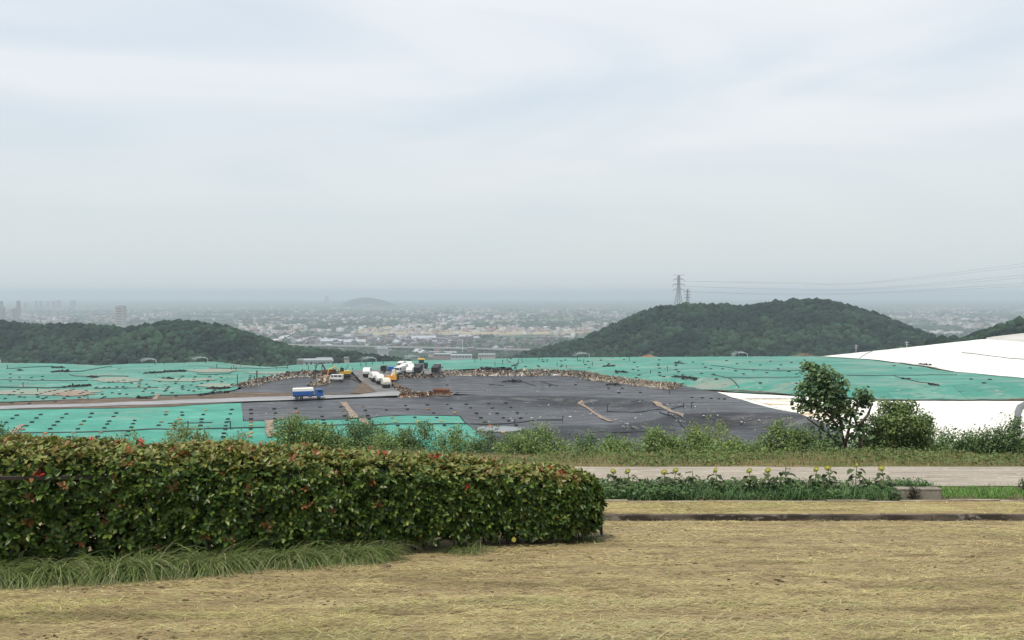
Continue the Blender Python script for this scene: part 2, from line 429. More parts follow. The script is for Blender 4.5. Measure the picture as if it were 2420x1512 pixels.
M_STEEL = mat('galvanised_steel', (.16, .165, .17), .55, .4, .3)
M_POST = mat('black_post', (.012, .012, .013), .5, .4)
M_WOOD = mat('dark_timber', (.045, .038, .032), .8, .2, vary=.3, scale=12)
M_TRUCKBLUE = mat('blue_paint', (.018, .10, .36), .45, .5, vary=.18)
M_TRUCKWHITE = mat('white_paint', (.66, .66, .64), .45, .5, vary=.16, scale=1.2)
M_CREAM = mat('cream_paint', (.58, .56, .48), .5, .5, vary=.16, scale=1.2)
M_TARP = mat('white_tarpaulin', (.86, .85, .80), .7, .2, vary=.04)
M_DARKMET = mat('dark_steel', (.03, .03, .032), .6, .4, vary=.3)
M_GLASS = mat('dark_glass', (.015, .02, .025), .12, .6)
M_YELLOW = mat('yellow_paint', (.62, .38, .05), .5, .4, vary=.15)
M_ORANGE = mat('orange_paint', (.60, .27, .04), .5, .4, vary=.15)
M_DKGREEN = mat('dark_green_paint', (.02, .10, .08), .5, .4, vary=.2)
M_RUST = mat('rust', (.16, .06, .035), .9, .1, vary=.35)
M_BPINK = mat('pink_brown_render', (.27, .21, .20), .9, .1)
M_BGREY = mat('grey_render', (.25, .26, .27), .9, .1)
M_BCREAM = mat('cream_render', (.40, .37, .33), .9, .1)
M_BWHITE = mat('white_render', (.42, .44, .46), .8, .2)
M_ROOFRED = mat('red_brown_roof', (.16, .095, .085), .9, .1)
M_ROOFGREY = mat('grey_roof', (.26, .28, .30), .8, .2)
M_ROOFWHITE = mat('white_metal_roof', (.36, .39, .42), .4, .4)
M_WINDOW = mat('window_dark', (.07, .08, .095), .4, .4)
M_VIADUCT = mat('pale_concrete', (.40, .40, .39), .9, .1)
M_PETAL = mat('sunflower_petal', (.72, .55, .03), .6, .2, vary=.1)
M_SEPAL = mat('sunflower_sepal', (.30, .36, .06), .6, .2)
M_SPRAY = mat('spray_drops', (.75, .80, .80), .3, .4)

# ------------------------------------------------------------------ ground: one sheet to the horizon
def ground_sheet():
    ys = np.concatenate([np.arange(-30, 20, 4), np.arange(20, 60, 1.0), np.arange(60, 160, 4), np.arange(160, 420, 3.0), np.arange(420, 520, 8), np.geomspace(520, 25000, 110)])
    a = np.linspace(-1, 1, 181)
    a = np.sign(a) * (np.abs(a) * .75 + .25 * np.abs(a) ** 3)
    X = np.stack([a * (1.05 * max(y, 0) + 35) for y in ys]); Y = np.repeat(ys[:, None], len(a), 1)
    Z = H(X, Y)
    Z = Z - np.where(Y < 23.5, .16, 0) - np.where((Y >= 23.5) & (Y < 27), .16, 0) - 1.3 * (sstep((Y - 150) / 15) * (1 - sstep((Y - 398) / 14)))
    n, m = X.shape
    i = np.arange(n - 1)[:, None] * m + np.arange(m - 1)[None]
    Fc = np.stack([i, i + 1, i + m + 1, i + m], -1).reshape(-1, 4)
    yc = Y[:-1, :-1].ravel()
    mi = np.where(yc < 110, 0, np.where(yc < 420, 1, 2))
    o = np_mesh('ground', np.stack([X, Y, Z], -1).reshape(-1, 3), Fc, [M_VERGE, M_FILL, M_GROUND], smooth=True, midx=mi)
    tag(o, kind='structure')
ground_sheet()

def strip(name, x0, x1, y0, y1, dx, dy, mat_, off=0.0, kind='structure', fn=None):
    xs = np.linspace(x0, x1, max(2, int((x1 - x0) / dx))); ys = np.linspace(y0, y1, max(2, int((y1 - y0) / dy) + 1))
    X, Y = np.meshgrid(xs, ys)
    Z = H(X, Y) + off
    if fn: Z = Z + fn(X, Y)
    n, m = X.shape
    i = np.arange(n - 1)[:, None] * m + np.arange(m - 1)[None]
    Fc = np.stack([i, i + 1, i + m + 1, i + m], -1).reshape(-1, 4)
    return tag(np_mesh(name, np.stack([X, Y, Z], -1).reshape(-1, 3), Fc, mat_, smooth=True), kind=kind)
def lumps(X, Y): return (fbm(X * 1.1, Y * 2.2, 31, 4) - .5) * .07
strip('lawn', -24, 26, -8, KERB_Y - .005, .16, .12, M_LAWN, 0, fn=lambda X, Y: lumps(X, Y) * sstep((KERB_Y - Y) / 1.5))
strip('lawn_terrace', -24, 26, KERB_Y + .12, 20.3, .3, .12, M_LAWN2, .0, fn=lambda X, Y: lumps(X, Y) * .5)
strip('flower_bed_soil', -24, 26, 20.3, 22.4, .3, .2, M_SOIL, .0, fn=lambda X, Y: lumps(X, Y))
strip('dirt_road', -26, 30, 22.2, 25.75, .4, .25, M_ROAD, .03, fn=lambda X, Y: lumps(X, Y) * .4)
# kerb: separate stones butted end to end, one mesh
mb = MB()
x = -24.0
while x < 26:
    L = random.uniform(.7, 1.1)
    z0 = -4.803
    mb.box((x + L / 2 + .004, KERB_Y + .06, z0 + random.uniform(.035, .05)), (L - .012, .12 + random.uniform(-.008, .008), .16))
    x += L
tag(mb.build('kerb', M_KERB), kind='structure')
mb = MB(); x = -24.0
while x < 26:
    L = random.uniform(.5, 1.6)
    mb.box((x + L / 2, 20.36 + random.uniform(-.02, .02), -5.0 + random.uniform(-.03, .01)), (L - .02, .10, .10))
    x += L
tag(mb.build('bed_kerb', M_EDGE), kind='structure')

# ------------------------------------------------------------------ sheets draped over the landfill
def drape(name, px, mat_, off, sp=3.0, jit=0.0, label=None, cat=None, kind=None, group=None, world=None):
    """px: outline seen in the photograph, carried onto the land; 'r' for v means on the rim"""
    pts = []
    for q in px:
        if q[1] == 'r': pts.append((ray(q[0], 850)[0] * (RIM_Y + .5), RIM_Y + .5))
        else:
            g = gl(q[0], q[1]); pts.append((g.x, g.y))
    if world: pts = world
    # densify the outline
    dens = []
    for i, a in enumerate(pts):
        b = pts[(i + 1) % len(pts)]
        n = max(1, int(math.hypot(a[0] - b[0], a[1] - b[1]) / sp))
        for k in range(n):
            t = k / n
            p = [a[0] + (b[0] - a[0]) * t, a[1] + (b[1] - a[1]) * t]
            if jit and k:
                p[0] += random.uniform(-jit, jit); p[1] += random.uniform(-jit, jit)
            dens.append(p)
    P = np.array(dens)
    x0, y0 = P.min(0); x1, y1 = P.max(0)
    gx, gy = np.meshgrid(np.arange(x0, x1, sp), np.arange(y0, y1, sp * .6))
    gx = gx + RNG.uniform(-.2, .2, gx.shape) * sp; gy = gy + RNG.uniform(-.15, .15, gy.shape) * sp
    G = np.stack([gx.ravel(), gy.ravel()], 1)
    # keep the grid points inside the outline
    inside = np.zeros(len(G), bool)
    a = P; b = np.roll(P, -1, 0)
    for (ax, ay), (bx, by) in zip(a, b):
        c = ((ay > G[:, 1]) != (by > G[:, 1]))
        with np.errstate(divide='ignore', invalid='ignore'):
            xi = (bx - ax) * (G[:, 1] - ay) / (by - ay) + ax
        inside ^= c & (G[:, 0] < xi)
    G = G[inside]
    vin = [Vector(p) for p in dens] + [Vector(p) for p in G.tolist()]
    n = len(dens)
    r = delaunay_2d_cdt(vin, [(i, (i + 1) % n) for i in range(n)], [list(range(n))], 1, 1e-4)
    V2 = np.array([(p.x, p.y) for p in r[0]]); T = np.array([f for f in r[2] if len(f) == 3])
    Z = H(V2[:, 0], V2[:, 1]) + off
    A = V2[T]
    cr = (A[:, 1, 0] - A[:, 0, 0]) * (A[:, 2, 1] - A[:, 0, 1]) - (A[:, 1, 1] - A[:, 0, 1]) * (A[:, 2, 0] - A[:, 0, 0])
    T[cr < 0] = T[cr < 0][:, ::-1]
    o = np_mesh(name, np.column_stack([V2, Z]), T, mat_, smooth=True)
    return tag(o, label, cat, group, kind)
CA = lambda x, y: ((0 + x / 5.04) * .69994, (1220 + y / 5.04) * .69994)
CB = lambda x, y: ((460 + x / 4.481) * .69994, (1220 + y / 4.481) * .69994)
C2_ = lambda x, y: ((800 + x / 2.7) * .69994, (1000 + y / 2.7) * .69994)
C3_ = lambda x, y: ((1600 + x / 2.7) * .69994, (1000 + y / 2.7) * .69994)
C4_ = lambda x, y: ((1650 + x / 3.025) * .69994, (1180 + y / 3.025) * .69994)
C5_ = lambda x, y: ((2400 + x / 2.291) * .69994, (900 + y / 2.291) * .69994)
C6_ = lambda x, y: ((1200 + x / 8.067) * .69994, (1210 + y / 8.067) * .69994)
C7_ = lambda x, y: ((1000 + x / 8.067) * .69994, (1220 + y / 8.067) * .69994)

drape('green_netting', [(-320, 1120), (-320, 975), (0, 970), (150, 968), (300, 966), (400, 964), (440, 961), (490, 957), (572, 954), (574, 998), (700, 996), (868, 992), (900, 987), (960, 984),
      (1085, 986), (1098, 1002), (1130, 1025), (1150, 1040), (1150, 1120)], M_GREEN, .30, 2.6,
      label='bright green netting sheet with rows of tyres, below the haul road', cat='netting')
drape('green_netting', [(-320, 962), (-320, 'r'), (0, 'r'), (240, 'r'), (480, 'r'), (700, 'r'), (1000, 'r'), (1190, 'r'), (1190, 868), (1060, 876), (850, 880), (740, 882), (640, 893), (565, 914), (560, 921), (470, 936),
      (300, 943), (150, 949), (0, 956)], M_GREEN2, .25, 2.6, label='weathered green netting with grey patches, above the haul road as far as the rim', cat='netting')
drape('green_netting', [(1190, 868), (1190, 'r'), (1500, 'r'), (1700, 'r'), (1922, 'r'), (1960, 846), (2040, 851), (2130, 861), (2200, 873), (2250, 881), (2419, 897), (2640, 915), (2640, 950), (2419, 947), (2080, 946),
      (1870, 935), (1690, 925), (1600, 918), (1500, 905), (1393, 893), (1280, 880)], M_GREEN2, .35, 2.6, label='green netting draped over the raised mound beside the white sheets', cat='netting')
drape('white_liner', [(1930, 'r'), (2000, 'r'), (2200, 'r'), (2320, 'r'), (2419, 'r'), (2700, 'r'), (2700, 900), (2419, 895), (2250, 879), (2130, 859), (2040, 849), (1960, 844)], M_WHITE, .28, 3.0,
      label='upper white plastic sheet on the ridge above the green netting', cat='liner')
drape('white_liner', [(1692, 927), (1870, 937), (2080, 949), (2419, 949), (2700, 952), (2700, 1100), (2000, 1100), (1960, 1000), (1900, 985), (1850, 972), (1780, 955), (1740, 943)], M_WHITE, .20, 3.0,
      label='lower white plastic sheet below the green mound, behind the trees', cat='liner')
drape('stained_liner', [(1760, 943), (1872, 945), (1960, 950), (2010, 1000), (1960, 1010), (1900, 988), (1840, 968)], M_STAINED, .30, 2.0, .25, kind='structure')
drape('black_liner', [(569, 955), (700, 951), (880, 943), (1010, 940), (1130, 936), (1080, 933), (985, 931), (945, 917), (928, 905), (932, 896), (1040, 890), (1160, 888), (1300, 884), (1420, 893), (1560, 911), (1640, 918), (1692, 928),
      (1740, 944), (1780, 956), (1850, 973), (1905, 987), (1990, 1020), (2000, 1120), (1140, 1120), (1140, 1035), (1098, 1000), (1087, 985), (960, 983), (900, 986), (868, 991), (700, 995), (576, 997)], M_BLACK, .36, 2.2,
      label='wide black plastic liner over benches in front of the rubbish', cat='liner')
drape('black_liner', [(566, 922), (600, 907), (650, 894), (700, 892), (740, 896), (830, 899), (880, 922), (894, 929), (850, 934), (760, 936), (690, 935), (560, 940), (480, 942)], M_BLACK, .33, 2.2,
      label='small black liner on the mound behind the blue truck', cat='liner')
drape('grey_liner', None and [] or [], M_GREYCOV, .3, 4.0, label='pale grey sheet on the far slope at the upper right edge', cat='liner',
      world=[(ray(2325, 800)[0] * 420, 420), (ray(2330, 798)[0] * 480, 480), (ray(2419, 788)[0] * 480, 480), (ray(2750, 788)[0] * 480, 480), (ray(2750, 800)[0] * 416, 416)])
drape('haul_road', [(-320, 985), (-320, 972), (0, 963), (300, 953), (600, 942), (700, 940), (845, 936), (890, 930), (940, 928), (960, 934), (940, 938), (870, 941), (700, 948), (560, 953), (300, 961), (150, 966), (0, 971)], M_HAUL, .50, 2.0, kind='structure')
drape('haul_road', [(845, 936), (886, 929), (868, 912), (850, 900), (835, 885), (832, 877), (870, 876), (960, 873), (1075, 876), (1070, 890), (960, 895), (925, 900), (925, 915), (948, 930), (940, 938)], M_HAULDARK, .42, 2.0, kind='structure')
drape('earth_bank', [(-320, 972), (-320, 962), (0, 955), (150, 949), (300, 943), (470, 936), (560, 930), (690, 932), (840, 934), (886, 930), (700, 941), (600, 943), (300, 954), (0, 964)], M_EARTH, .40, 2.0, .2, kind='structure')
drape('earth_bank', [(150, 966), (300, 961), (500, 954), (560, 953), (440, 961), (400, 964), (300, 967), (150, 969), (0, 972)], M_EARTH, .42, 2.0, .15, kind='structure')
drape('earth_bank', [(856, 905), (872, 914), (891, 929), (866, 934), (828, 933), (838, 922)], M_EARTH, .50, 1.5, .3, kind='structure')
drape('earth_bank', [(945, 931), (934, 918), (926, 906), (945, 912), (975, 929), (1070, 932), (1072, 938), (960, 939)], M_EARTH, .50, 1.5, .3, kind='structure')
def lane(name, pts, w_, mat_, off=.5):
    """a strip of given width (m) along picture points on the land"""
    g = [gl(*p) for p in pts]
    a, b = [], []
    for i, p in enumerate(g):
        d = g[min(i + 1, len(g) - 1)] - g[max(i - 1, 0)]; n = Vector((-d.y, d.x)).normalized()
        k = w_ * random.uniform(.28, .52)
        a.append((p.x + n.x * k, p.y + n.y * k)); b.append((p.x - n.x * k, p.y - n.y * k))
    return drape(name, [], mat_, off, .9, .22, kind='structure', world=a + b[::-1])
lane('sand_strip', [C2_(965, 980), C2_(1000, 1020), C2_(1030, 1060), C2_(1055, 1095), C2_(1075, 1125)], 2.4, M_TAN, .52)
lane('sand_strip', [C2_(1140, 1130), C2_(1160, 1155), C2_(1190, 1190)], 2.0, M_TAN, .52)
lane('sand_strip', [C4_(930, 545), C4_(1000, 605), C4_(1080, 665), C4_(1170, 720), C4_(1255, 752)], 1.5, M_TAN, .52)
lane('sand_strip', [C4_(1690, 545), C4_(1790, 605), C4_(1880, 655), C4_(1970, 690)], 1.7, M_TAN, .52)
lane('sand_strip', [CB(2010, 920), CB(2015, 1000), CB(2020, 1090), CB(2025, 1175)], 2.4, M_TAN, .52)
lane('sand_strip', [CA(390, 1105), CA(290, 1180), CA(190, 1260), CA(110, 1330)], 1.8, M_TAN, .52)
lane('sand_strip', [CB(340, 510), CB(310, 550), CB(275, 600)], 1.8, M_TAN, .5)
def blotch(name, u, v, a, b, mat_, off):
    pts = []
    for k in range(14):
        t = 2 * math.pi * k / 14; s = random.uniform(.7, 1.1)
        pts.append((u + a * math.cos(t) * s, v + b * math.sin(t) * s))
    return drape(name, pts, mat_, off, 1.6, .2, kind='structure')
blotch('dust_patch', *CA(700, 545), 150, 7.5, M_DUST, .42)
blotch('dust_patch', *CA(2000, 330), 70, 7, M_DUST, .42)
blotch('dust_patch', *CA(1250, 570), 55, 6, M_TAN, .44)
blotch('dust_patch', *CB(700, 290), 90, 4, M_DUST, .42)
blotch('dust_patch', *CB(1200, 150), 70, 5, M_DUST, .42)
blotch('dust_patch', *CB(1200, 380), 60, 5, M_DUST, .42)
blotch('dust_patch', *CB(2150, 185), 95, 3, M_DUST, .42)
blotch('puddle', *C3_(230, 1230), 62, 8, M_WATER, .52)
# drainage ditches: dark lines at the feet of the sheets
for pts in ([C5_(-60, 962), C5_(200, 968), C5_(420, 984), C5_(620, 1000)], [C5_(170, 1028), C5_(400, 1031), C5_(640, 1030)], [C5_(1240, 1041), C5_(1800, 1043), C5_(2300, 1040), C5_(2500, 1034)],
            [C5_(1450, 751), C5_(1600, 770), C5_(1720, 790), C5_(1860, 820)]):
    lane('drainage_ditch', pts, 1.6, M_EARTH, .5)

# ------------------------------------------------------------------ tyres
def torus(name, mat_):
    n, m = 14, 6; V = []; Fc = []
    for i in range(n):
        a = 2 * math.pi * i / n
        for j in range(m):
            b = 2 * math.pi * j / m
            r = .38 + .15 * math.cos(b)
            V.append((r * math.cos(a), r * math.sin(a), .14 + .14 * math.sin(b)))
            Fc.append((i * m + j, ((i + 1) % n) * m + j, ((i + 1) % n) * m + (j + 1) % m, i * m + (j + 1) % m))
    return np_mesh(name, np.array(V), np.array(Fc), mat_, smooth=True).data
proto = {}
for key, m in (('k', M_TYRE), ('t', M_TYRE_TAN), ('o', M_TYRE_ORANGE), ('y', M_TYRE_YELLOW)):
    proto[key] = torus('tyre', m)
for o in [o for o in COL.objects if o.name.startswith('tyre')]:
    bpy.data.objects.remove(o)
CNAME = {'k': 'black', 't': 'sand coloured', 'o': 'orange', 'y': 'yellow'}
def tyres(conv, s, zone, grp, sc_=1.0):
    for q in s.split():
        k = 'k'
        if q[-1] in 'toy': k, q = q[-1], q[:-1]
        a, b = q.split(',')
        u, v = conv(float(a), float(b))
        g = gl(u, v)
        o = bpy.data.objects.new('tyre', proto[k]); COL.objects.link(o)
        o.location = (g.x, g.y, g.z + .34)
        o.rotation_euler = (random.uniform(-.06, .06), random.uniform(-.06, .06), random.uniform(0, 3))
        o.scale = (sc_ * random.uniform(.9, 1.1),) * 3
        tag(o, CNAME[k] + ' tyre lying flat ' + zone, 'tyre', CNAME[k] + ' ' + grp)
ZL, GL_ = 'on the lower bright green netting', 'tyres on the lower green netting'
tyres(CA, '285,945 210,998 105,1068 20,1133 692,933 620,992 543,1063 455,1126 385,1190t 275,1262t 1128,922 1055,985 980,1055 918,1115 855,1178 770,1257o 685,1330 1560,912 1530,975 1430,1043 1375,1100t 1325,1178 1250,1245t 1170,1322 '
      '1978,905 1932,965 1858,1045 1825,1095 1775,1162 1715,1240t 1660,1312 1620,1365 2290,1033 2262,1088 2235,1150 2185,1220 2155,1288 2105,1355t', ZL, GL_)
tyres(CB, '455,783o 447,832 375,940t 338,992 690,792 697,838 650,903o 608,945 575,997 545,1057t 500,1130t 1043,760y 1013,827 988,900 985,945 973,997 945,1057 930,1127 1445,752 1422,817 1385,897 1365,945 1352,1000 '
      '1345,1055 1325,1117 1310,1170 1735,943o 1732,992y 1730,1050 1735,1107y 1720,1167o 2105,940 2110,988 2117,1040 2118,1103 2125,1160', ZL, GL_)
tyres(C2_, '785,1143 795,1172 810,1207 1000,1145 1205,1135 1225,1175 1413,1122t 1440,1160y 1465,1195 1490,1230t 1620,1118 1650,1157y 1820,1120 1858,1155y 1890,1192 1930,1235t', ZL, GL_)
tyres(CB, '1733,752 1740,810 1733,895 2085,740 2107,805 2092,887', 'on the black liner', 'tyres on the black liner')
tyres(C2_, '535,1035 545,1070o 757,1025 775,1110 945,1022 965,1057t 980,1105 1147,1018t 1170,1055 1190,1102 1535,1008 1553,1043 1360,1050 1735,1003 1745,1040o 1790,1078 1915,1000 1950,1035 1985,1075y 2090,997 2130,1030 2185,1080 2290,992 2325,1033 '
      '2220,1122 1915,820 2010,890 2030,915', 'on the black liner', 'tyres on the black liner')
tyres(C3_, '130,990 290,985 165,1032 20,1080 210,1080 395,1075 335,1025 425,1125 265,1122 100,1163 315,1150 150,1197o 205,1230 265,1257y 460,1252 385,1190 440,1222 1335,820 1225,850 1350,850 1320,890 1515,888 1985,935 2080,938 2160,945 '
      '2230,948 2280,950 925,818 690,822', 'on the black liner', 'tyres on the black liner')
ZU, GU = 'on the weathered netting above the haul road', 'tyres on the weathered netting'
tyres(CA, '90,655 160,590 225,590 240,537 310,505 375,558 335,625 415,632 630,590 700,567 775,547 845,533 925,517 985,497 1250,500 1200,518 1125,532 985,573 920,593 1148,612 790,632 735,658 645,628 1090,652 1350,637 1440,607 1465,520 '
      '1410,550 1360,573 1740,580 1910,553 2035,575 2155,582 1735,650 1780,628 2095,640t 175,230 175,300 330,335 565,340 720,330 720,275 540,290 330,287 175,355 1640,460 1775,466 1855,460 1985,453 2098,452 2130,478 1850,375 1920,370 '
      '2010,357 2100,342 2240,388 2125,383 195,732 500,745 940,715 640,697t 1380,665t', ZU, GU)
tyres(CB, '75,292 60,313 50,345 45,372t 40,398 355,320 700,240 665,270 640,295 600,325 595,350 890,243 880,268 870,292 860,328 830,375 1110,250 1085,300 1080,322 1285,260 1290,325 155,362 190,402 135,437 105,473 247,497 490,405 465,428 '
      '450,452 430,470 540,493 700,390 695,415 705,440 790,457 920,400 945,435 990,352 1185,457 870,467 600,547 1085,520 960,540 1730,235 1720,262 1715,285 1710,305 1925,240 1928,260 1925,278', ZU, GU)
lst = []
for rr in range(7):
    for cc in range(9):
        lst.append('%.0f,%.0f' % (250 + cc * 238 + random.uniform(-70, 70) + rr * 20, 100 + rr * 29 + random.uniform(-11, 11) + cc * 4))
tyres(C4_, ' '.join(q for q in lst if float(q.split(',')[0]) < 2400 and (float(q.split(',')[1]) < 205 or float(q.split(',')[0]) > 1300)), 'on the green mound beside the white sheets', 'tyres on the green mound', 1.15)
tyres(C5_, '120,735 200,760 300,745 380,770 460,740 540,770 620,750 690,790 90,800 190,815 330,810 430,830 520,800 600,820 660,840 250,840 380,910 1415,775 1540,793 2010,880 2155,882 2110,910', 'on the green mound beside the white sheets', 'tyres on the green mound', 1.15)

# ------------------------------------------------------------------ hoses, vent pipes
def hose(pts, r, label, cat='pipe', name='hose', mat_=M_PIPE, lift=.42):
    g = []
    for i in range(len(pts) - 1):
        a, b = gl(*pts[i]), gl(*pts[i + 1])
        n = max(2, int((b - a).length / 3))
        for k in range(n):
            p = a.lerp(b, k / n)
            g.append((p.x, p.y + random.uniform(-.12, .12), H1(p.x, p.y) + lift))
    p = gl(*pts[-1]); g.append((p.x, p.y, p.z + lift))
    return tag(MB().tube(g, r, 6).build(name, mat_, smooth=True), label, cat)
hose([CA(40, 1243), CA(900, 1240), CA(1650, 1225), CA(2318, 1195), CB(300, 1045), CB(700, 1050), CB(1000, 1045), CB(1400, 1035), CB(2000, 1020), CB(2280, 1012), C2_(650, 1195), C2_(900, 1190), C2_(1190, 1190), C2_(1400, 1180),
      C2_(1700, 1178), C2_(2060, 1175), C2_(2333, 1180), C3_(300, 1175), C3_(480, 1155), C3_(560, 1142), C3_(800, 1140)], .17, 'long black hose crossing the lower green netting onto the black liner')
hose([CB(480, 960), CB(800, 955), CB(1150, 948)], .12, 'short straight black hose on the lower green netting above the long hose')
hose([CA(0, 330), CA(300, 330), CA(800, 340), CA(1200, 345), CA(1500, 340)], .14, 'straight black hose on the weathered netting, nearer of the two by the far left')
hose([CA(0, 455), CA(400, 460), CA(800, 470), CA(1200, 450), CA(1550, 420)], .18, 'thick black hose along the top of the grey dusty patch')
hose([CA(1600, 478), CA(2000, 475), CA(2318, 472), CB(330, 410)], .13, 'black hose continuing right from the grey dusty patch')
hose([CA(0, 718), CA(640, 697), CA(1000, 683), CA(1350, 670), CA(1700, 660), CA(2100, 640), CB(0, 575), CB(230, 545), CB(450, 530), CB(900, 520), CB(1250, 475), CB(1500, 460)], .16, 'black hose running along the top of the haul road bank')
hose([CA(1180, 240), CA(1300, 265), CA(1500, 270), CA(1800, 262), CA(2180, 270)], .15, 'curved black hose round the foot of the small green hump')
hose([CA(100, 140), CA(500, 115), CA(900, 95)], .14, 'farthest black hose on the left, just below the rim')
hose([CA(870, 195), CA(1170, 190), CA(1400, 180), CA(1700, 125), CA(1900, 95)], .16, 'bent black hose climbing towards the rim behind the small hump')
hose([CB(920, 205), CB(1200, 210), CB(1400, 200), CB(1500, 150)], .14, 'hooked black hose beside the three black posts')
hose([CB(1100, 115), CB(1400, 120), CB(1700, 110), CB(2300, 100)], .13, 'black hose along the rim above the rubbish mound')
hose([CB(100, 195), CB(350, 185), CB(550, 165), CB(750, 158)], .22, 'thick dark bundle of hose below the rim crest')
hose([C4_(1200, 645), C4_(1600, 645), C4_(1850, 625), C4_(1980, 590)], .15, 'black hose lying across the two tan sand strips')
hose([C4_(1740, 650), C4_(1830, 685), C4_(1870, 690), C4_(1950, 760), C4_(2030, 835)], .15, 'black hose running down the front bench of the black liner')
hose([C4_(820, 885), C4_(870, 900), C4_(960, 912), C4_(1010, 915)], .38, 'thick black pipe length at the foot of the black liner')
hose([C4_(1000, 870), C4_(1300, 865), C4_(1600, 850), C4_(1900, 835)], .13, 'thin black hose along the foot of the black bench')
hose([C4_(0, 368), C4_(150, 378)], .15, 'short black hose on the upper black liner by the rubbish')
hose([C4_(320, 325), C4_(480, 385)], .14, 'slanting black hose on the upper black liner')
hose([C4_(530, 335), C4_(700, 385)], .14, 'second slanting black hose, to the right of its twin')
hose([C5_(0, 845), C5_(130, 870), C5_(190, 910), C5_(215, 945)], .17, 'black hose curling down the face of the green mound')
hose([C5_(100, 868), C5_(400, 866), C5_(690, 862)], .14, 'level black hose on the green mound behind the tall tree')
hose([C5_(1050, 850), C5_(1400, 850), C5_(1700, 845), C5_(1900, 846)], .14, 'level black hose on the green mound right of the tall tree')
hose([C5_(1410, 850), C5_(1500, 880), C5_(1620, 905), C5_(1760, 925)], .16, 'black hose sloping down the green mound right of the tree')
hose([C5_(0, 770), C5_(200, 800), C5_(480, 815), C5_(700, 812)], .14, 'black hose among the small tyres on the green mound')
hose([C5_(1940, 672), C5_(2100, 690), C5_(2400, 722), C5_(2500, 735)], .17, 'thin dark hose on the upper white sheet', mat_=M_STEEL)
hose([C5_(1260, 640), C5_(1200, 680), C5_(1150, 712)], .14, 'thin seam pipe across the pointed end of the upper white sheet', mat_=M_STEEL)
big = [gl(*C5_(2430, 1085)), gl(*C5_(2385, 1110)), gl(*C5_(2370, 1150)), gl(*C5_(2372, 1200)), gl(*C5_(2355, 1260))]
tag(MB().tube([(p.x, p.y, p.z + .9) for p in big], .75, 10).build('drain_pipe', M_STEEL, smooth=True), 'big grey curved pipe on the white sheet at the picture edge', 'pipe')
vm = MB().tube([(0, 0, 0), (0, 0, 1.9)], .13, 6).tube([(0, 0, 1.75), (.45, 0, 1.85)], .1, 6).build('vent_pipe', M_PIPE).data
bpy.data.objects.remove([o for o in COL.objects if o.name.startswith('vent_pipe')][0])
def vents(conv, s, label, grp, k=1.0):
    for q in s.split():
        a, b = q.split(','); g = gl(*conv(float(a), float(b)))
        o = bpy.data.objects.new('vent_pipe', vm); COL.objects.link(o); o.location = (g.x, g.y, g.z)
        o.rotation_euler = (random.uniform(-.12, .12), random.uniform(-.12, .12), random.uniform(0, 6)); o.scale = (1, 1, k * random.uniform(.75, 1.2))
        tag(o, label, 'vent pipe', grp)
vents(C7_, '335,240 515,185 705,175 700,270 1020,260 1215,285 1350,280 1400,200 1530,265 1755,155 1905,140 275,120 415,100 990,100 1165,90 2075,100 2370,80', 'short black vent pipe in the netting behind the rubbish', 'vent pipes behind the rubbish')
vents(C3_, '5,605 60,590 190,640 260,625 300,600 405,620 440,610 590,590 665,610 760,640 840,665 945,600 1000,615 1075,640 1415,595 1765,685 1605,710', 'small black vent pipe on the near end of the green mound', 'vent pipes on the green mound')
vents(CB, '290,60 415,55 720,45 1050,35 1215,120 1475,120 1435,140 1505,150 1570,90 1870,100 2280,120 2120,125', 'small black vent pipe along the far left rim', 'vent pipes along the left rim')
vents(CA, '125,135 395,455 640,535 1500,655', 'bent black standpipe on the netting left of the humps', 'standpipes on the left netting', .9)
vents(C4_, '260,765 750,745 1210,640 1845,460 1830,690 1985,600 2065,605', 'black standpipe on the black liner', 'standpipes on the black liner', .9)
vents(CB, '780,1030 1425,1045', 'black standpipe on the lower green netting by the long hose', 'standpipes by the long hose', 1.0)
for (a, b, h, r, lab) in ((1825, 305, 3.8, .22, 'tallest thick black post at the edge of the rubbish mound'), (1785, 302, 2.0, .16, 'short black post right next to the tallest post'),
                          (1530, 358, 3.6, .14, 'thin black post with side pipes, left of the tallest post')):
    g = gl(*CB(a, b))
    mb = MB().tube([(0, 0, -.3), (0, 0, h)], r, 8).tube([(0, 0, h - .02), (0, 0, h + .08)], r * 1.25, 8)
    if 'side' in lab: mb.tube([(-.9, 0, h * .35), (.9, 0, h * .35)], .07, 6)
    o = mb.build('vent_post', M_PIPE); o.location = g; tag(o, lab, 'post')

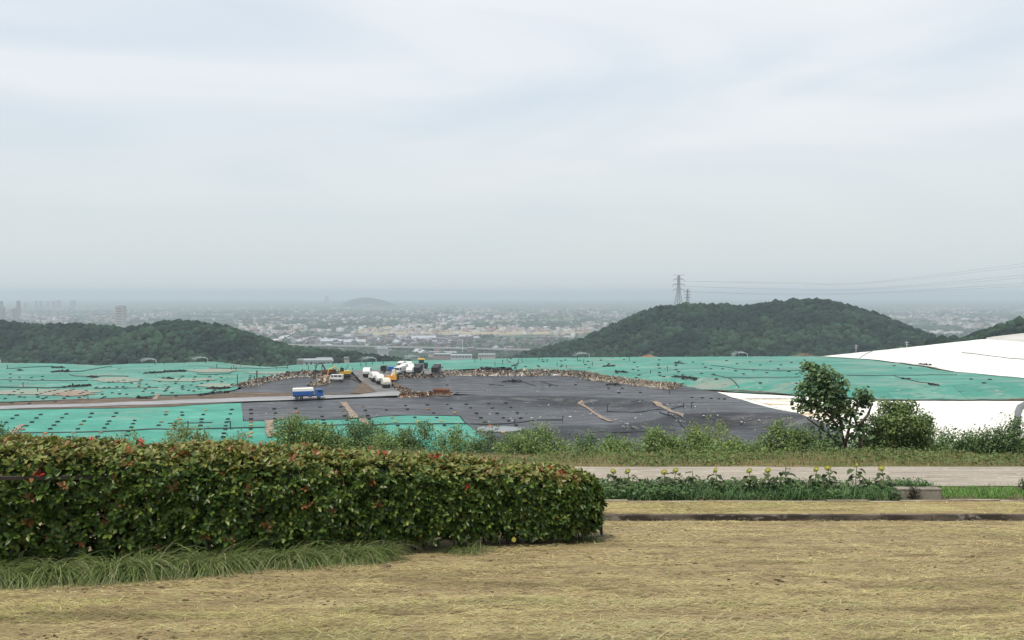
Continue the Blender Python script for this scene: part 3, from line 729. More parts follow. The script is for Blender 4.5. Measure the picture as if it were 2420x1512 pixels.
# ------------------------------------------------------------------ rubbish
LIT = 1.15 * np.array([(.40, .36, .30), (.55, .52, .46), (.30, .22, .16), (.16, .13, .11), (.36, .26, .20), (.22, .22, .22), (.62, .60, .56), (.33, .18, .14), (.14, .20, .28), (.28, .28, .17), (.45, .34, .22), (.16, .145, .13)])
def heap(name, line, wdt, hgt, n, size=.45, pal=LIT, label=None, seed=0):
    """a ridge of loose litter: a mound along picture points with thousands of crumpled scraps on it"""
    rg = np.random.default_rng(50 + seed)
    g = np.array([(p.x, p.y) for p in (gl(*q) for q in line)])
    seg = np.linalg.norm(np.diff(g, axis=0), axis=1); cum = np.concatenate([[0], np.cumsum(seg)])
    def surf(s, c):
        x_ = np.interp(s, cum, g[:, 0]); y_ = np.interp(s, cum, g[:, 1])
        tx = np.interp(s + 1, cum, g[:, 0]) - np.interp(s - 1, cum, g[:, 0]); ty = np.interp(s + 1, cum, g[:, 1]) - np.interp(s - 1, cum, g[:, 1])
        L = np.hypot(tx, ty) + 1e-6
        x_ = x_ - ty / L * c * wdt; y_ = y_ + tx / L * c * wdt
        e = np.clip(np.minimum(s, cum[-1] - s) / (wdt * .8), 0, 1)
        hh = hgt * (1 - c ** 2) * np.sqrt(e) * (.55 + .9 * fbm(x_ / 3.0, y_ / 3.0, 70 + seed))
        return x_, y_, H(x_, y_) + .2 + hh
    S, Cc = np.meshgrid(np.linspace(0, cum[-1], max(6, int(cum[-1] / 1.2))), np.linspace(-1.1, 1.1, 14))
    x_, y_, z_ = surf(S, np.clip(Cc, -1, 1)); z_ = z_ - np.where(np.abs(Cc) > 1, .6, 0)
    V = np.stack([x_, y_, z_], -1).reshape(-1, 3); a, b = S.shape
    i = np.arange(a - 1)[:, None] * b + np.arange(b - 1)[None]
    Fm = np.stack([i, i + 1, i + b + 1, i + b], -1).reshape(-1, 4)
    base = pal[rg.integers(0, len(pal), len(V))] * .8
    s = rg.uniform(0, cum[-1], n); c = rg.normal(0, .52, n).clip(-1.05, 1.05)
    px_, py_, pz_ = surf(s, c.clip(-1, 1)); sz = size * rg.lognormal(0, .45, n)[:, None]
    P = np.stack([px_, py_, pz_ + sz[:, 0] * .2], -1)
    A = rg.normal(size=(n, 3)); A /= np.linalg.norm(A, axis=1)[:, None]; B = np.cross(A, rg.normal(size=(n, 3))); B /= np.linalg.norm(B, axis=1)[:, None]; N = np.cross(A, B)
    asp = rg.uniform(.3, 1, (n, 1))
    q = [P - A * sz, P + B * sz * asp + N * sz * .25, P + A * sz, P - B * sz * asp + N * sz * .25 * rg.uniform(-1, 1, (n, 1)), P - N * sz * .4]
    V2 = np.stack(q, 1).reshape(-1, 3)
    k = np.arange(n)[:, None] * 5 + len(V)
    F2 = np.concatenate([k + np.array([[0, 1, 2, 3]]), k + np.array([[0, 4, 2, 1]])])
    col = np.repeat(pal[rg.integers(0, len(pal), n)] * rg.uniform(.7, 1.2, (n, 1)), 5, 0)
    o = np_mesh(name, np.concatenate([V, V2]), np.concatenate([Fm, F2]), M_LITTER, col=np.concatenate([base, col]))
    return tag(o, label, kind='stuff')
heap('rubbish', [(566, 916), (590, 911), (620, 902), (650, 896), (690, 889), (740, 886), (790, 885)], 4.2, .8, 7000, .27, seed=1)
heap('rubbish', [(735, 890), (770, 888), (800, 888), (822, 886)], 4.0, .8, 1600, .32, LIT * .8, seed=2)
heap('rubbish', [C7_(450, 690), C7_(560, 650), C7_(700, 630), C7_(800, 560), C7_(900, 545)], 2.0, 1.1, 700, .38, np.array([(.55, .52, .42), (.62, .6, .5), (.42, .26, .17), (.5, .4, .3)]), seed=3)
heap('rubbish', [(1040, 886), (1080, 884), (1120, 885), (1170, 885), (1230, 884), (1300, 883), (1370, 886), (1400, 890)], 6.5, .85, 10000, .26, seed=4)
heap('rubbish', [(1385, 892), (1430, 897), (1480, 903), (1530, 909), (1570, 914), (1605, 918)], 5.5, .75, 6000, .24, 1.2 * np.array([(.40, .34, .27), (.36, .28, .20), (.5, .46, .38), (.24, .18, .14), (.30, .27, .20)]), seed=5)
heap('rubbish', [(945, 893), (980, 893), (1020, 892), (1050, 890)], 2.4, .8, 1600, .32, LIT * .8, seed=6)
heap('rubbish', [C6_(1180, 830), C6_(1320, 900), C6_(1450, 980), C6_(1600, 1030)], 2.2, .5, 700, .28, np.array([(.30, .23, .17), (.42, .36, .28), (.2, .15, .12)]), seed=7)
DARK = np.array([(.03, .035, .035), (.05, .06, .055), (.02, .03, .028), (.10, .10, .09), (.06, .09, .08)])
for i_, (ln, wd_, nn_) in enumerate((([CB(120, 192), CB(300, 186), CB(500, 168), CB(760, 160)], 1.6, 420), ([CA(890, 118), CA(1000, 120), CA(1100, 122)], 1.2, 160), ([CA(870, 198), CA(1050, 186), CA(1180, 192)], 1.4, 260), ([CA(1500, 275), CA(1640, 288)], 1.2, 140),
        ([CA(1080, 455), CA(1300, 445), CA(1560, 425)], 1.4, 260), ([CB(1090, 420), CB(1250, 432), CB(1420, 410)], 1.3, 220), ([CB(0, 572), CB(120, 580), CB(190, 585)], 1.3, 150), ([CB(960, 540), CB(1100, 518), CB(1400, 490)], 1.2, 180), ([CB(400, 275), CB(480, 270), CB(560, 285)], 1.6, 120),
        ([C4_(1290, 238), C4_(1360, 240), C4_(1420, 244)], 1.2, 150), ([C4_(1880, 290), C4_(2000, 298), C4_(2130, 316)], 1.2, 240), ([C4_(1900, 148), C4_(1990, 153)], 1.2, 120), ([C4_(1160, 182), C4_(1290, 178)], 1.2, 120), ([C5_(1600, 757), C5_(1700, 770)], .8, 70),
        ([C5_(1470, 878), C5_(1540, 880)], .8, 60), ([C5_(1680, 920), C5_(1765, 926)], .8, 60), ([C4_(140, 340), C4_(330, 338)], 1.4, 200), ([C4_(1190, 372), C4_(1330, 372)], 1.0, 90), ([CA(300, 165), CA(380, 170)], .8, 60), ([CB(2270, 195), CB(2330, 200)], .8, 60))):
    heap('debris', ln, wd_, .35, nn_, .26, DARK, seed=20 + i_)
PALE = np.array([(.55, .55, .54), (.40, .39, .37), (.66, .65, .62), (.30, .28, .25)])
for i_, ln in enumerate(([C4_(1370, 770), C4_(1480, 815), C4_(1565, 840)], [C4_(1360, 798), C4_(1450, 845)], [C4_(1930, 730), C4_(2050, 778)], [C4_(1250, 728), C4_(1310, 732)], [C4_(930, 310), C4_(1040, 318)])):
    heap('debris', ln, .5, .1, 90, .2, PALE, seed=50 + i_)
def scatter(name, poly_uv, n, size, pal, seed):
    rg = np.random.default_rng(seed); Vs, Fs, Cs = [], [], []
    for k in range(n):
        u, v = rg.uniform(poly_uv[0], poly_uv[2]), rg.uniform(poly_uv[1], poly_uv[3]); g = gl(u, v)
        q = rg.normal(0, size, (4, 3)) * np.array([1.3, .9, .25]) + np.array([g.x, g.y, g.z + .45]); o_ = np.argsort(np.arctan2(q[:, 1] - g.y, q[:, 0] - g.x))
        Vs.append(q[o_]); Fs.append(np.arange(4) + 4 * k); Cs.append(np.repeat(pal[rg.integers(0, len(pal))][None], 4, 0))
    return tag(np_mesh(name, np.vstack(Vs), np.array(Fs), M_LITTER, col=np.vstack(Cs)), kind='stuff')
scatter('litter', (1150, 950, 1700, 1000), 130, .22, PALE, 1)
scatter('litter', (580, 945, 1100, 985), 60, .16, PALE, 2)
scatter('litter', (1050, 895, 1600, 930), 70, .25, np.vstack([PALE, DARK]), 3)
scatter('litter', (0, 868, 560, 930), 150, .3, np.vstack([DARK, DARK, PALE]), 4)
scatter('litter', (1200, 852, 1900, 900), 130, .3, np.vstack([DARK, DARK, PALE]), 5)
scatter('litter', (1750, 990, 1990, 1040), 90, .22, PALE, 6)
# broken planks
heap('wood_debris', [C2_(1490, 915), C2_(1600, 918), C2_(1720, 912), C2_(1850, 905), C2_(1960, 905)], 1.8, .6, 1100, .34, 1.1 * np.array([(.40, .25, .16), (.33, .18, .11), (.48, .36, .25), (.22, .11, .07), (.5, .45, .38)]), seed=8)
g = gl(*C2_(1860, 905))
o = MB().box((0, 0, 1.5), (5.2, 2.0, 1.1), (1.0, .8)).box((0, -1.02, 1.9), (5.3, .08, .25)).box((-2.0, 0, .5), (.3, 1.6, 1.0)).box((2.0, 0, .5), (.3, 1.6, 1.0)).build('skip', M_RUST)
o.location = g; o.rotation_euler = (.1, .05, R(8)); tag(o, 'rusty brown steel skip half buried in the plank pile', 'skip')
for k, (q, s_) in enumerate(((C3_(120, 690), 1.2), (C3_(240, 712), 1.1), (C3_(325, 680), 1.4))):
    g = gl(*q); mb = MB()
    for j in range(9):
        mb.box((random.uniform(-2, 2) * s_, random.uniform(-.8, .8), .5 + random.uniform(0, 2.0)), (random.uniform(.8, 2.2), random.uniform(.6, 1.4), random.uniform(.3, .8)), (random.uniform(.6, 1), random.uniform(.6, 1)))
    o = mb.build('scrap_pile', M_DARKMET); o.location = g; o.rotation_euler = (0, 0, random.uniform(-.3, .3))
    tag(o, ['leftmost dark scrap pile on the rubbish ridge', 'low dark scrap pile between the other two on the rubbish ridge', 'largest dark scrap pile, highest on the rubbish ridge'][k], 'scrap')

# ------------------------------------------------------------------ vehicles (x forward, origin on the ground)
def wheels(root, xs, w_=2.3, r=.5, dual=()):
    for x_ in xs:
        for s in (-1, 1):
            y_ = s * (w_ / 2 - .18)
            wd = .5 if x_ in dual else .3
            o = MB().tube([(x_, y_ - wd / 2, r), (x_, y_ + wd / 2, r)], r, 14).build('wheel', M_TYRE, root)
            MB().tube([(x_, y_ + s * (wd / 2 - .02), r), (x_, y_ + s * (wd / 2 + .02), r)], r * .5, 10).build('rim', M_STEEL, o)
def cab(root, x0, x1, z0, z1, m, w_=2.4):
    o = MB().prism([(x0, z0), (x1, z0), (x1, z0 + .5 * (z1 - z0)), (x1 - .18, z1 - .05), (x1 - .3, z1), (x0, z1)], -w_ / 2, w_ / 2).build('cab', m, root)
    zc = z0 + .52 * (z1 - z0)
    MB().prism([(x1 + .02, zc), (x1 + .04, zc), (x1 - .13, z1 - .16), (x1 - .16, z1 - .16)], -w_ / 2 + .15, w_ / 2 - .15).build('windscreen', M_GLASS, root)
    for s in (-1, 1):
        MB().box(((x0 + x1) / 2 + .1, s * (w_ / 2 + .012), zc + .24 * (z1 - z0)), (.55 * (x1 - x0), .03, .34 * (z1 - z0))).build('side_window', M_GLASS, root)
        MB().box((x1 + .02, s * (w_ / 2 - .35), z0 + .22), (.06, .32, .18)).build('headlight', M_TRUCKWHITE, root)
        MB().box((x1 + .06, s * (w_ / 2 + .18), zc + .3), (.1, .2, .5)).build('mirror', M_DARKMET, root)
    MB().box((x1 + .05, 0, z0 + .02), (.2, w_, .3)).build('bumper', M_DARKMET, root)
    return o
def tipper(label, loc, rz, bed=M_TRUCKBLUE, cabm=M_TRUCKBLUE, tarp=True, grp=None):
    t = thing('tipper_truck', label, 'truck', loc, rz, grp)
    MB().box((-.2, 0, .85), (8.4, .95, .3)).build('chassis', M_DARKMET, t)
    wheels(t, (3.1, -2.0, -3.3), 2.45, .52, (-2.0, -3.3))
    cab(t, 2.25, 4.35, .75, 2.75, cabm)
    mb = MB().box((-1.45, 0, 1.75), (6.1, 2.45, 1.25))
    for x_ in np.linspace(-4.3, 1.4, 9): mb.box((x_, 1.245, 1.72), (.12, .05, 1.2)).box((x_, -1.245, 1.72), (.12, .05, 1.2))
    mb.build('cargo_bed', bed, t)
    if tarp:
        MB().prism([(-4.5, 2.38), (1.6, 2.38), (1.6, 3.0), (1.45, 3.22), (-4.3, 3.2), (-4.5, 3.0)], -1.18, 1.18).build('tarpaulin', M_TARP, t)
    MB().tube([(2.0, -.9, 1.0), (2.0, -.9, 2.9)], .1, 8).build('exhaust', M_STEEL, t)
    MB().box((.6, -1.0, .75), (1.2, .4, .5)).box((.6, 1.0, .75), (1.2, .4, .5)).build('fuel_tank', M_STEEL, t)
    return t
def refuse(label, loc, rz, body=M_TRUCKWHITE, grp='white refuse trucks on the tip'):
    t = thing('refuse_truck', label, 'truck', loc, rz, grp)
    MB().box((0, 0, .8), (7.0, .9, .3)).build('chassis', M_DARKMET, t)
    wheels(t, (2.75, -.9, -2.1), 2.4, .5, (-.9, -2.1))
    cab(t, 2.05, 3.75, .7, 2.65, body)
    MB().prism([(-2.55, 1.0), (1.9, 1.0), (1.9, 2.8), (1.7, 2.95), (-2.3, 2.95), (-2.55, 2.85)], -1.2, 1.2).build('body', body, t)
    tg = MB().prism([(-2.56, 1.15), (-2.56, 2.95), (-3.1, 2.85), (-3.65, 2.0), (-3.65, 1.15)], -1.22, 1.22).build('tailgate', body, t)
    MB().box((-3.1, 0, .93), (1.15, 2.36, .46)).build('hopper', M_DARKMET, t)
    MB().prism([(-3.67, 1.55), (-3.12, 2.72), (-3.14, 2.75), (-3.69, 1.58)], -.85, .85).build('loading_hatch', M_BGREY, t)
    MB().box((.35, 1.12, .75), (1.6, .2, .4)).box((.35, -1.12, .75), (1.6, .2, .4)).build('side_skirt', M_DARKMET, t)
    for s in (-1, 1):
        MB().box((-3.66, s * 1.0, 1.3), (.05, .22, .14)).build('tail_light', M_RUST, t)
    MB().box((-.3, 1.21, 1.9), (3.6, .03, .1)).box((-.3, -1.21, 1.9), (3.6, .03, .1)).build('side_rail', M_STEEL, t)
    return t
def dumper(label, loc, rz):
    """heavy truck backed up with its dark bed raised"""
    t = thing('dump_truck', label, 'truck', loc, rz, 'dark tailed dump trucks on the tip')
    MB().box((0, 0, .85), (7.4, .95, .3)).build('chassis', M_DARKMET, t)
    wheels(t, (2.9, -1.6, -2.9), 2.45, .52, (-1.6, -2.9))
    cab(t, 2.1, 3.9, .75, 2.8, M_TRUCKWHITE)
    MB().prism([(-3.6, 1.0), (-3.3, .95), (1.9, 2.35), (1.5, 3.7), (-3.9, 2.7)], -1.25, 1.25).build('cargo_bed', M_DARKMET, t)
    MB().box((1.75, 0, 3.62), (.25, 2.7, .25)).box((1.75, 1.35, 2.9), (.25, .2, 1.3)).build('headboard', M_TRUCKWHITE, t)
    return t
def heading(p, q):
    a, b = gl(*p), gl(*q); return math.atan2(b.y - a.y, b.x - a.x)
def on(u, v, off=.5):
    g = gl(u, v); return (g.x, g.y, g.z + off)
tipper('blue tipper truck with white cargo cover on the haul road', on(728, 945.5), heading((600, 947), (850, 939)))
q_h = heading((911, 918), (866, 890))
refuse('cream refuse truck, last and nearest in the queue on the muddy track', on(911, 917), R(105), M_CREAM)
refuse('white refuse truck second from the back of the queue', on(896, 908), R(105))
refuse('white refuse truck third from the back of the queue, dark wheels in view', on(883.5, 902), R(112))
refuse('white refuse truck at the head of the queue, alone on the dark track', on(867, 891.5), R(96))
refuse('white refuse truck at the back left of the crowd, under a grey box', on(949, 873), R(265))
refuse('white refuse truck just in front of the back left one in the crowd', on(957, 879), R(255))
refuse('white refuse truck at the back right of the crowd', on(966, 874), R(280))
refuse('white refuse truck in the middle of the crowd, roof seen from above', on(970, 880), R(100))
refuse('white refuse truck at the front right of the crowd with open dark rear', on(975, 887.5), R(75))
refuse('white refuse truck beside the small blue truck in the crowd', on(948, 886), R(250))
tipper('blue tipper truck without cover among the white trucks', on(927, 884), R(183), M_TRUCKBLUE, M_DARKMET, False)
dumper('dump truck with raised black bed next to the green machine', on(989, 886.5), R(80))
dumper('dump truck with raised black bed standing alone to the right', on(1032, 886.5), R(82))
# compactor with a yellow roof
t = thing('landfill_compactor', 'dark green compactor with a yellow roof behind the trucks', 'compactor', on(993, 873), R(200))
MB().prism([(-3, 1.0), (3, 1.0), (3.2, 1.9), (1, 2.2), (-3, 2.4)], -1.3, 1.3).build('body', M_DKGREEN, t)
for x_ in (-2.0, 2.0):
    for s in (-1, 1):
        MB().tube([(x_, s * 1.0 - .5, .9), (x_, s * 1.0 + .5, .9)], .9, 12).build('wheel', M_DARKMET, t)
MB().box((-.4, 0, 3.0), (2.0, 1.9, 1.5), (.9, .9)).build('cab', M_DKGREEN, t)
MB().box((-.4, 0, 3.95), (2.7, 2.9, .35), (.9, .9)).build('roof', M_YELLOW, t)
MB().box((3.6, 0, .95), (.25, 3.4, 1.4)).build('blade', M_DARKMET, t)
# wheel loader with a wide orange bucket, seen from the front
t = thing('wheel_loader', 'yellow loader with a wide orange bucket facing the camera', 'loader', on(929, 899), R(262))
MB().prism([(-3.2, .9), (.6, .9), (.6, 1.7), (-.6, 1.9), (-3.2, 2.0)], -.8, .8).build('body', M_YELLOW, t)
MB().box((-.9, 0, 2.6), (1.4, 1.3, 1.5), (.85, .85)).build('cab', M_CREAM, t)
for x_ in (-2.4, .2):
    for s in (-1, 1):
        MB().tube([(x_, s * 1.0 - .3, .75), (x_, s * 1.0 + .3, .75)], .75, 14).build('wheel', M_TYRE, t)
MB().tube([(.3, 0, 1.8), (1.6, 0, 1.7), (2.4, 0, .9)], .28, 6).build('arm', M_CREAM, t)
bk = MB()
prof = [(2.4 + .75 * math.cos(a), .8 + .72 * math.sin(a)) for a in np.linspace(R(60), R(300), 9)]
bk.prism(prof + [(3.1, .12), (2.9, .2)], -1.95, 1.95).build('bucket', M_ORANGE, t)
# van and excavator by the rubbish
t = thing('van', 'white van with dark windows among the rubbish heaps', 'van', on(793, 902), R(178))
MB().prism([(-2.6, .45), (2.5, .45), (2.6, 1.1), (1.9, 1.35), (1.4, 2.05), (-2.45, 2.1), (-2.6, 1.9)], -.95, .95).build('body', M_TRUCKWHITE, t)
for s in (-1, 1):
    for x0, x1 in ((-2.3, -1.0), (-.8, .4), (.6, 1.35)):
        MB().prism([(x0, 1.3), (x1, 1.3), (x1 - .08, 1.85), (x0 + .05, 1.85)], s * .953 - .012, s * .953 + .012).build('window', M_GLASS, t)
MB().prism([(1.95, 1.38), (1.97, 1.38), (1.5, 2.0), (1.46, 2.0)], -.8, .8).build('windscreen', M_GLASS, t)
wheels(t, (-1.6, 1.6), 1.95, .36)
t = thing('excavator', 'yellow excavator with folded boom behind the white van', 'excavator', on(812, 893), R(200))
for s in (-1, 1):
    MB().prism([(-1.9, .1), (1.9, .1), (2.2, .5), (1.9, .9), (-1.9, .9), (-2.2, .5)], s * 1.1 - .3, s * 1.1 + .3).build('track', M_DARKMET, t)
MB().prism([(-2.3, 1.0), (1.4, 1.0), (1.4, 1.8), (-2.3, 2.2)], -1.2, 1.2).build('body', M_YELLOW, t)
MB().box((.7, .65, 2.5), (1.3, 1.0, 1.4), (.85, .9)).build('cab', M_DARKMET, t)
MB().tube([(1.0, -.3, 1.7), (3.0, -.3, 3.6), (5.2, -.3, 2.6)], [.28, .26, .2], 6).tube([(5.2, -.3, 2.6), (5.6, -.3, .8)], .17, 6).build('boom', M_YELLOW, t)
MB().prism([(5.3, .1), (6.2, .2), (6.1, .9), (5.4, 1.0)], -.8, .2).build('bucket', M_DARKMET, t)
t = thing('excavator', 'dark old excavator with raised boom left of the van', 'excavator', on(776, 890), R(170))
for s in (-1, 1):
    MB().prism([(-1.9, .1), (1.9, .1), (2.2, .5), (1.9, .9), (-1.9, .9), (-2.2, .5)], s * 1.1 - .3, s * 1.1 + .3).build('track', M_DARKMET, t)
MB().prism([(-2.3, 1.0), (1.4, 1.0), (1.4, 1.8), (-2.3, 2.2)], -1.2, 1.2).build('body', M_RUST, t)
MB().tube([(1.0, 0, 1.7), (2.6, 0, 4.4), (4.4, 0, 3.8)], [.28, .26, .2], 6).tube([(4.4, 0, 3.8), (4.9, 0, 1.6)], .17, 6).build('boom', M_DARKMET, t)
MB().prism([(4.6, .9), (5.5, 1.0), (5.4, 1.7), (4.7, 1.8)], -.5, .5).build('bucket', M_DARKMET, t)

# ------------------------------------------------------------------ wooded hills
def icosphere(sub):
    import bmesh
    bm = bmesh.new(); bmesh.ops.create_icosphere(bm, subdivisions=sub, radius=1)
    V = np.array([v.co[:] for v in bm.verts]); Fc = np.array([[v.index for v in f.verts] for f in bm.faces]); bm.free()
    return V, Fc
ICO1, ICO2 = icosphere(1), icosphere(2)
def blobs(name, P, r, cols, ico, rough=.28, flat=.8, seed=0, parent=None):
    rg = np.random.default_rng(seed); V0, F0 = ico; n, m = len(P), len(V0)
    s = 1 + rg.uniform(-rough, rough, (n, m, 1))
    V = P[:, None, :] + V0[None] * s * r[:, None, None] * np.array([1, 1, flat])
    Fc = (F0[None] + (np.arange(n) * m)[:, None, None]).reshape(-1, 3)
    c = np.repeat(cols[:, None, :], m, 1) * rg.uniform(.75, 1.25, (n, m, 1))
    return np_mesh(name, V.reshape(-1, 3), Fc, M_FAR, parent, col=c.reshape(-1, 3), smooth=True)
def hill(sil, yr, front, back, n, tree, seed, name='hill', skew=0.0):
    """ridge whose top line is the given skyline at depth yr (+skew per metre of x); front and back: slopes"""
    xs_ = np.array([ray(u, v)[0] for u, v in sil]); ts = np.array([ray(u, v)[1] for u, v in sil])
    def hz_(x, y):
        a = x / yr
        zr = np.interp(a, xs_, ts) * yr - tree * .9
        d = y - yr - 60 * (fbm(x / 160, x * 0 + .3, seed) - .5)
        sp_ = (fbm(x / 90, y / 120, seed + 3) - .5) * 22 * sstep(np.abs(d) / 80)
        return zr - np.where(d < 0, front * (np.sqrt(d * d + 900) - 30), back * (np.sqrt(d * d + 900) - 30)) + sp_
    x0, x1 = xs_[0] * yr, xs_[-1] * yr
    X, Y = np.meshgrid(np.linspace(x0, x1, 120), np.linspace(yr - 330, yr + 300, 60))
    Z = np.maximum(hz_(X, Y), -190)
    i = np.arange(59)[:, None] * 120 + np.arange(119)[None]
    Fc = np.stack([i, i + 1, i + 121, i + 120], -1).reshape(-1, 4)
    tag(np_mesh(name, np.stack([X, Y, Z], -1).reshape(-1, 3), Fc, M_HILLSOIL, smooth=True), kind='structure')
    rg = np.random.default_rng(seed)
    x = rg.uniform(x0, x1, n); y = yr + rg.uniform(-300, 70, n)
    z = hz_(x, y)
    keep = z > -150
    x, y, z = x[keep], y[keep], z[keep]
    r = np.minimum(tree * rg.lognormal(-.5, .30, len(x)), tree * .92) * np.where(rg.random(len(x)) < .035, 1.35, 1)
    k = sstep((fbm(x / 45, y / 30, seed + 9)[:, None] - .28) / .44)
    c = np.array([.006, .018, .014]) * (1 - k) + np.array([.020, .044, .024]) * k
    c = c * rg.uniform(.5, 1.6, (len(x), 1)) * np.array([1, 1, 1.0])
    blob = blobs('forest', np.stack([x, y, z + r * .55], -1), r, c, ICO1, .20, .9, seed)
    tag(blob, kind='stuff')
M_HILLSOIL = mat_layers('hill_undergrowth', [((.03, .045, .025), (.05, .05, .05), .4, .6, 1, 5)], .95, .1, base=(.045, .06, .03))
hill([(-400, 775), (-200, 760), (0, 757), (60, 764), (110, 768), (170, 765), (230, 768), (300, 774), (350, 766), (400, 759), (450, 757), (480, 762), (530, 768), (560, 778), (600, 790), (640, 802), (690, 815),
      (740, 822), (790, 826), (860, 834), (960, 850), (1060, 880)], 1050, .36, .5, 15000, 6.0, 3)
hill([(1100, 880), (1200, 846), (1260, 826), (1330, 810), (1380, 798), (1400, 793), (1440, 772), (1480, 752), (1520, 736), (1560, 724), (1600, 720), (1680, 719), (1750, 723), (1800, 719), (1850, 711), (1900, 707),
      (1950, 708), (2000, 718), (2050, 735), (2100, 755), (2150, 775), (2180, 795), (2230, 812), (2300, 830), (2400, 870)], 1280, .34, .5, 15000, 6.5, 4)
hill([(2150, 850), (2215, 812), (2225, 798), (2260, 796), (2300, 797), (2330, 787), (2360, 775), (2419, 758), (2500, 745), (2700, 720), (2900, 720)], 800, .36, .5, 5000, 5.5, 5)
# the lone hill out on the plain
hill([(775, 760), (796, 727), (812, 716), (832, 708), (850, 704), (870, 703), (890, 706), (915, 713), (935, 719), (950, 727), (965, 760)], 11800, .22, .3, 6000, 10.0, 6)
# bare red earth cuttings just behind the rim
def cutting(u0, u1, v0, v1, y, m):
    """an earth bank: a low rough mound beyond the rim"""
    a, b = at(u0, v1, y), at(u1, v1, y)
    X, Y = np.meshgrid(np.linspace(0, 1, 40), np.linspace(-1, 1, 14))
    top = (a.z + (v1 - v0) / F * y) - a.z + 6
    hgt = top * np.sin(np.pi * X) ** .5 * (1 - Y ** 2) * (.75 + .5 * fbm(X * 7, Y * 3, 8))
    V = np.stack([a.x + (b.x - a.x) * X, y + 9 * Y, a.z - 6 + hgt], -1).reshape(-1, 3)
    i = np.arange(13)[:, None] * 40 + np.arange(39)[None]
    tag(np_mesh('earth_mound', V, np.stack([i, i + 1, i + 41, i + 40], -1).reshape(-1, 4), m, smooth=True), kind='structure')
cutting(1475, 1580, 838, 846, 440, M_REDEARTH)
cutting(1840, 1950, 834, 844, 440, M_EARTH)
cutting(640, 720, 864, 870, 440, M_EARTH)

# ------------------------------------------------------------------ the far plain: viaduct, town, towers
PLAIN = -170.0
def plain(u, v): 
    rx, rz = ray(u, v); y = PLAIN / rz
    return Vector((rx * y, y, PLAIN))
SIL_U = np.array([-400, 0, 60, 110, 230, 300, 350, 400, 450, 530, 600, 640, 690, 740, 790, 840, 1000, 1200, 1260, 1330, 1400, 1440, 1480, 1520, 1560, 1600, 1750, 1850, 1900, 1950, 2000, 2050, 2100, 2150, 2200, 2230, 2300, 2360, 2419, 2900])
SIL_V = np.array([760, 755, 762, 766, 766, 772, 763, 756, 754, 765, 787, 799, 812, 819, 830, 852, 848, 843, 822, 806, 789, 768, 748, 732, 720, 716, 718, 706, 703, 704, 714, 731, 751, 771, 791, 792, 792, 770, 752, 715])
def visible(u, v): return v < np.interp(u, SIL_U, SIL_V) - 1
def rbox(mb, w_, d, h, roof):
    mb.mi = 0; mb.box((0, 0, h / 2), (w_, d, h))
    mb.mi = 1
    if roof == 'gable': mb.prism([(-w_ / 2 - .4, h), (w_ / 2 + .4, h), (0, h + .32 * w_)], -d / 2 - .4, d / 2 + .4)
    else: mb.box((0, 0, h + .3), (w_ + .5, d + .5, .6)).box((w_ * .2, 0, h + 1.6), (w_ * .25, d * .4, 2.0))
    mb.mi = 2
    n = max(1, int(h / 3.2))
    for k in range(n):
        for s in (-1, 1):
            mb.box((0, s * (d / 2 + .05), k * 3.2 + 1.8), (w_ * .85, .1, 1.2)).box((s * (w_ / 2 + .05), 0, k * 3.2 + 1.8), (.1, d * .8, 1.2))
KINDS_ = []
for (nm, w_, d, h, rf, mw, mr_, lab, cat, grp) in (
        ('house', 11, 12, 10, 'gable', M_BPINK, M_ROOFRED, 'small pinkish house with a reddish roof on the far plain', 'house', 'pink houses on the plain'),
        ('house', 12, 10, 9, 'gable', M_BCREAM, M_ROOFGREY, 'small cream house with a grey roof on the far plain', 'house', 'cream houses on the plain'),
        ('apartment_block', 16, 34, 16, 'flat', M_BPINK, M_ROOFGREY, 'pinkish brown flat roofed block on the far plain', 'building', 'pink blocks on the plain'),
        ('apartment_block', 14, 28, 13, 'flat', M_BGREY, M_ROOFGREY, 'grey flat roofed block on the far plain', 'building', 'grey blocks on the plain'),
        ('shed', 22, 70, 7, 'gable', M_BWHITE, M_ROOFWHITE, 'long white roofed factory shed on the far plain', 'shed', 'white sheds on the plain'),
        ('shed', 18, 45, 6, 'gable', M_BGREY, M_ROOFGREY, 'long grey roofed shed on the far plain', 'shed', 'grey sheds on the plain')):
    mb = MB(); rbox(mb, w_, d, h, rf)
    o = mb.build(nm, [mw, mr_, M_WINDOW]); KINDS_.append((nm, o.data, lab, cat, grp)); bpy.data.objects.remove(o)
spots = []
rg = np.random.default_rng(21)
tries = 0
while len(spots) < 2600 and tries < 400000:
    tries += 1
    v = 702 + (840 - 702) * rg.random() ** 1.15
    u = rg.uniform(-60, 2480)
    if not visible(u, v): continue
    p = plain(u, v)
    if p.y < 2050 or p.y > 11000: continue
    town = fbm(np.array([p.x / 420]), np.array([p.y / 650]), 77)[0]
    if town < .52 and rg.random() > .10: continue
    if 785 < v < 797 and 700 < u < 1500 and rg.random() < .85: continue      # the open field
    spots.append((p.x, p.y, float(rg.random()), u, v))
spots.sort(key=lambda s: s[1])
far_v, far_f, far_c, off = [], [], [], 0
BOXF = np.array([(4, 5, 6, 7), (0, 1, 5, 4), (1, 2, 6, 5), (2, 3, 7, 6), (3, 0, 4, 7)])
WCOL = .72 * np.array([(.38, .31, .28), (.50, .47, .42), (.48, .48, .47), (.30, .31, .32), (.60, .61, .62), (.38, .27, .24)])
cnt = {}
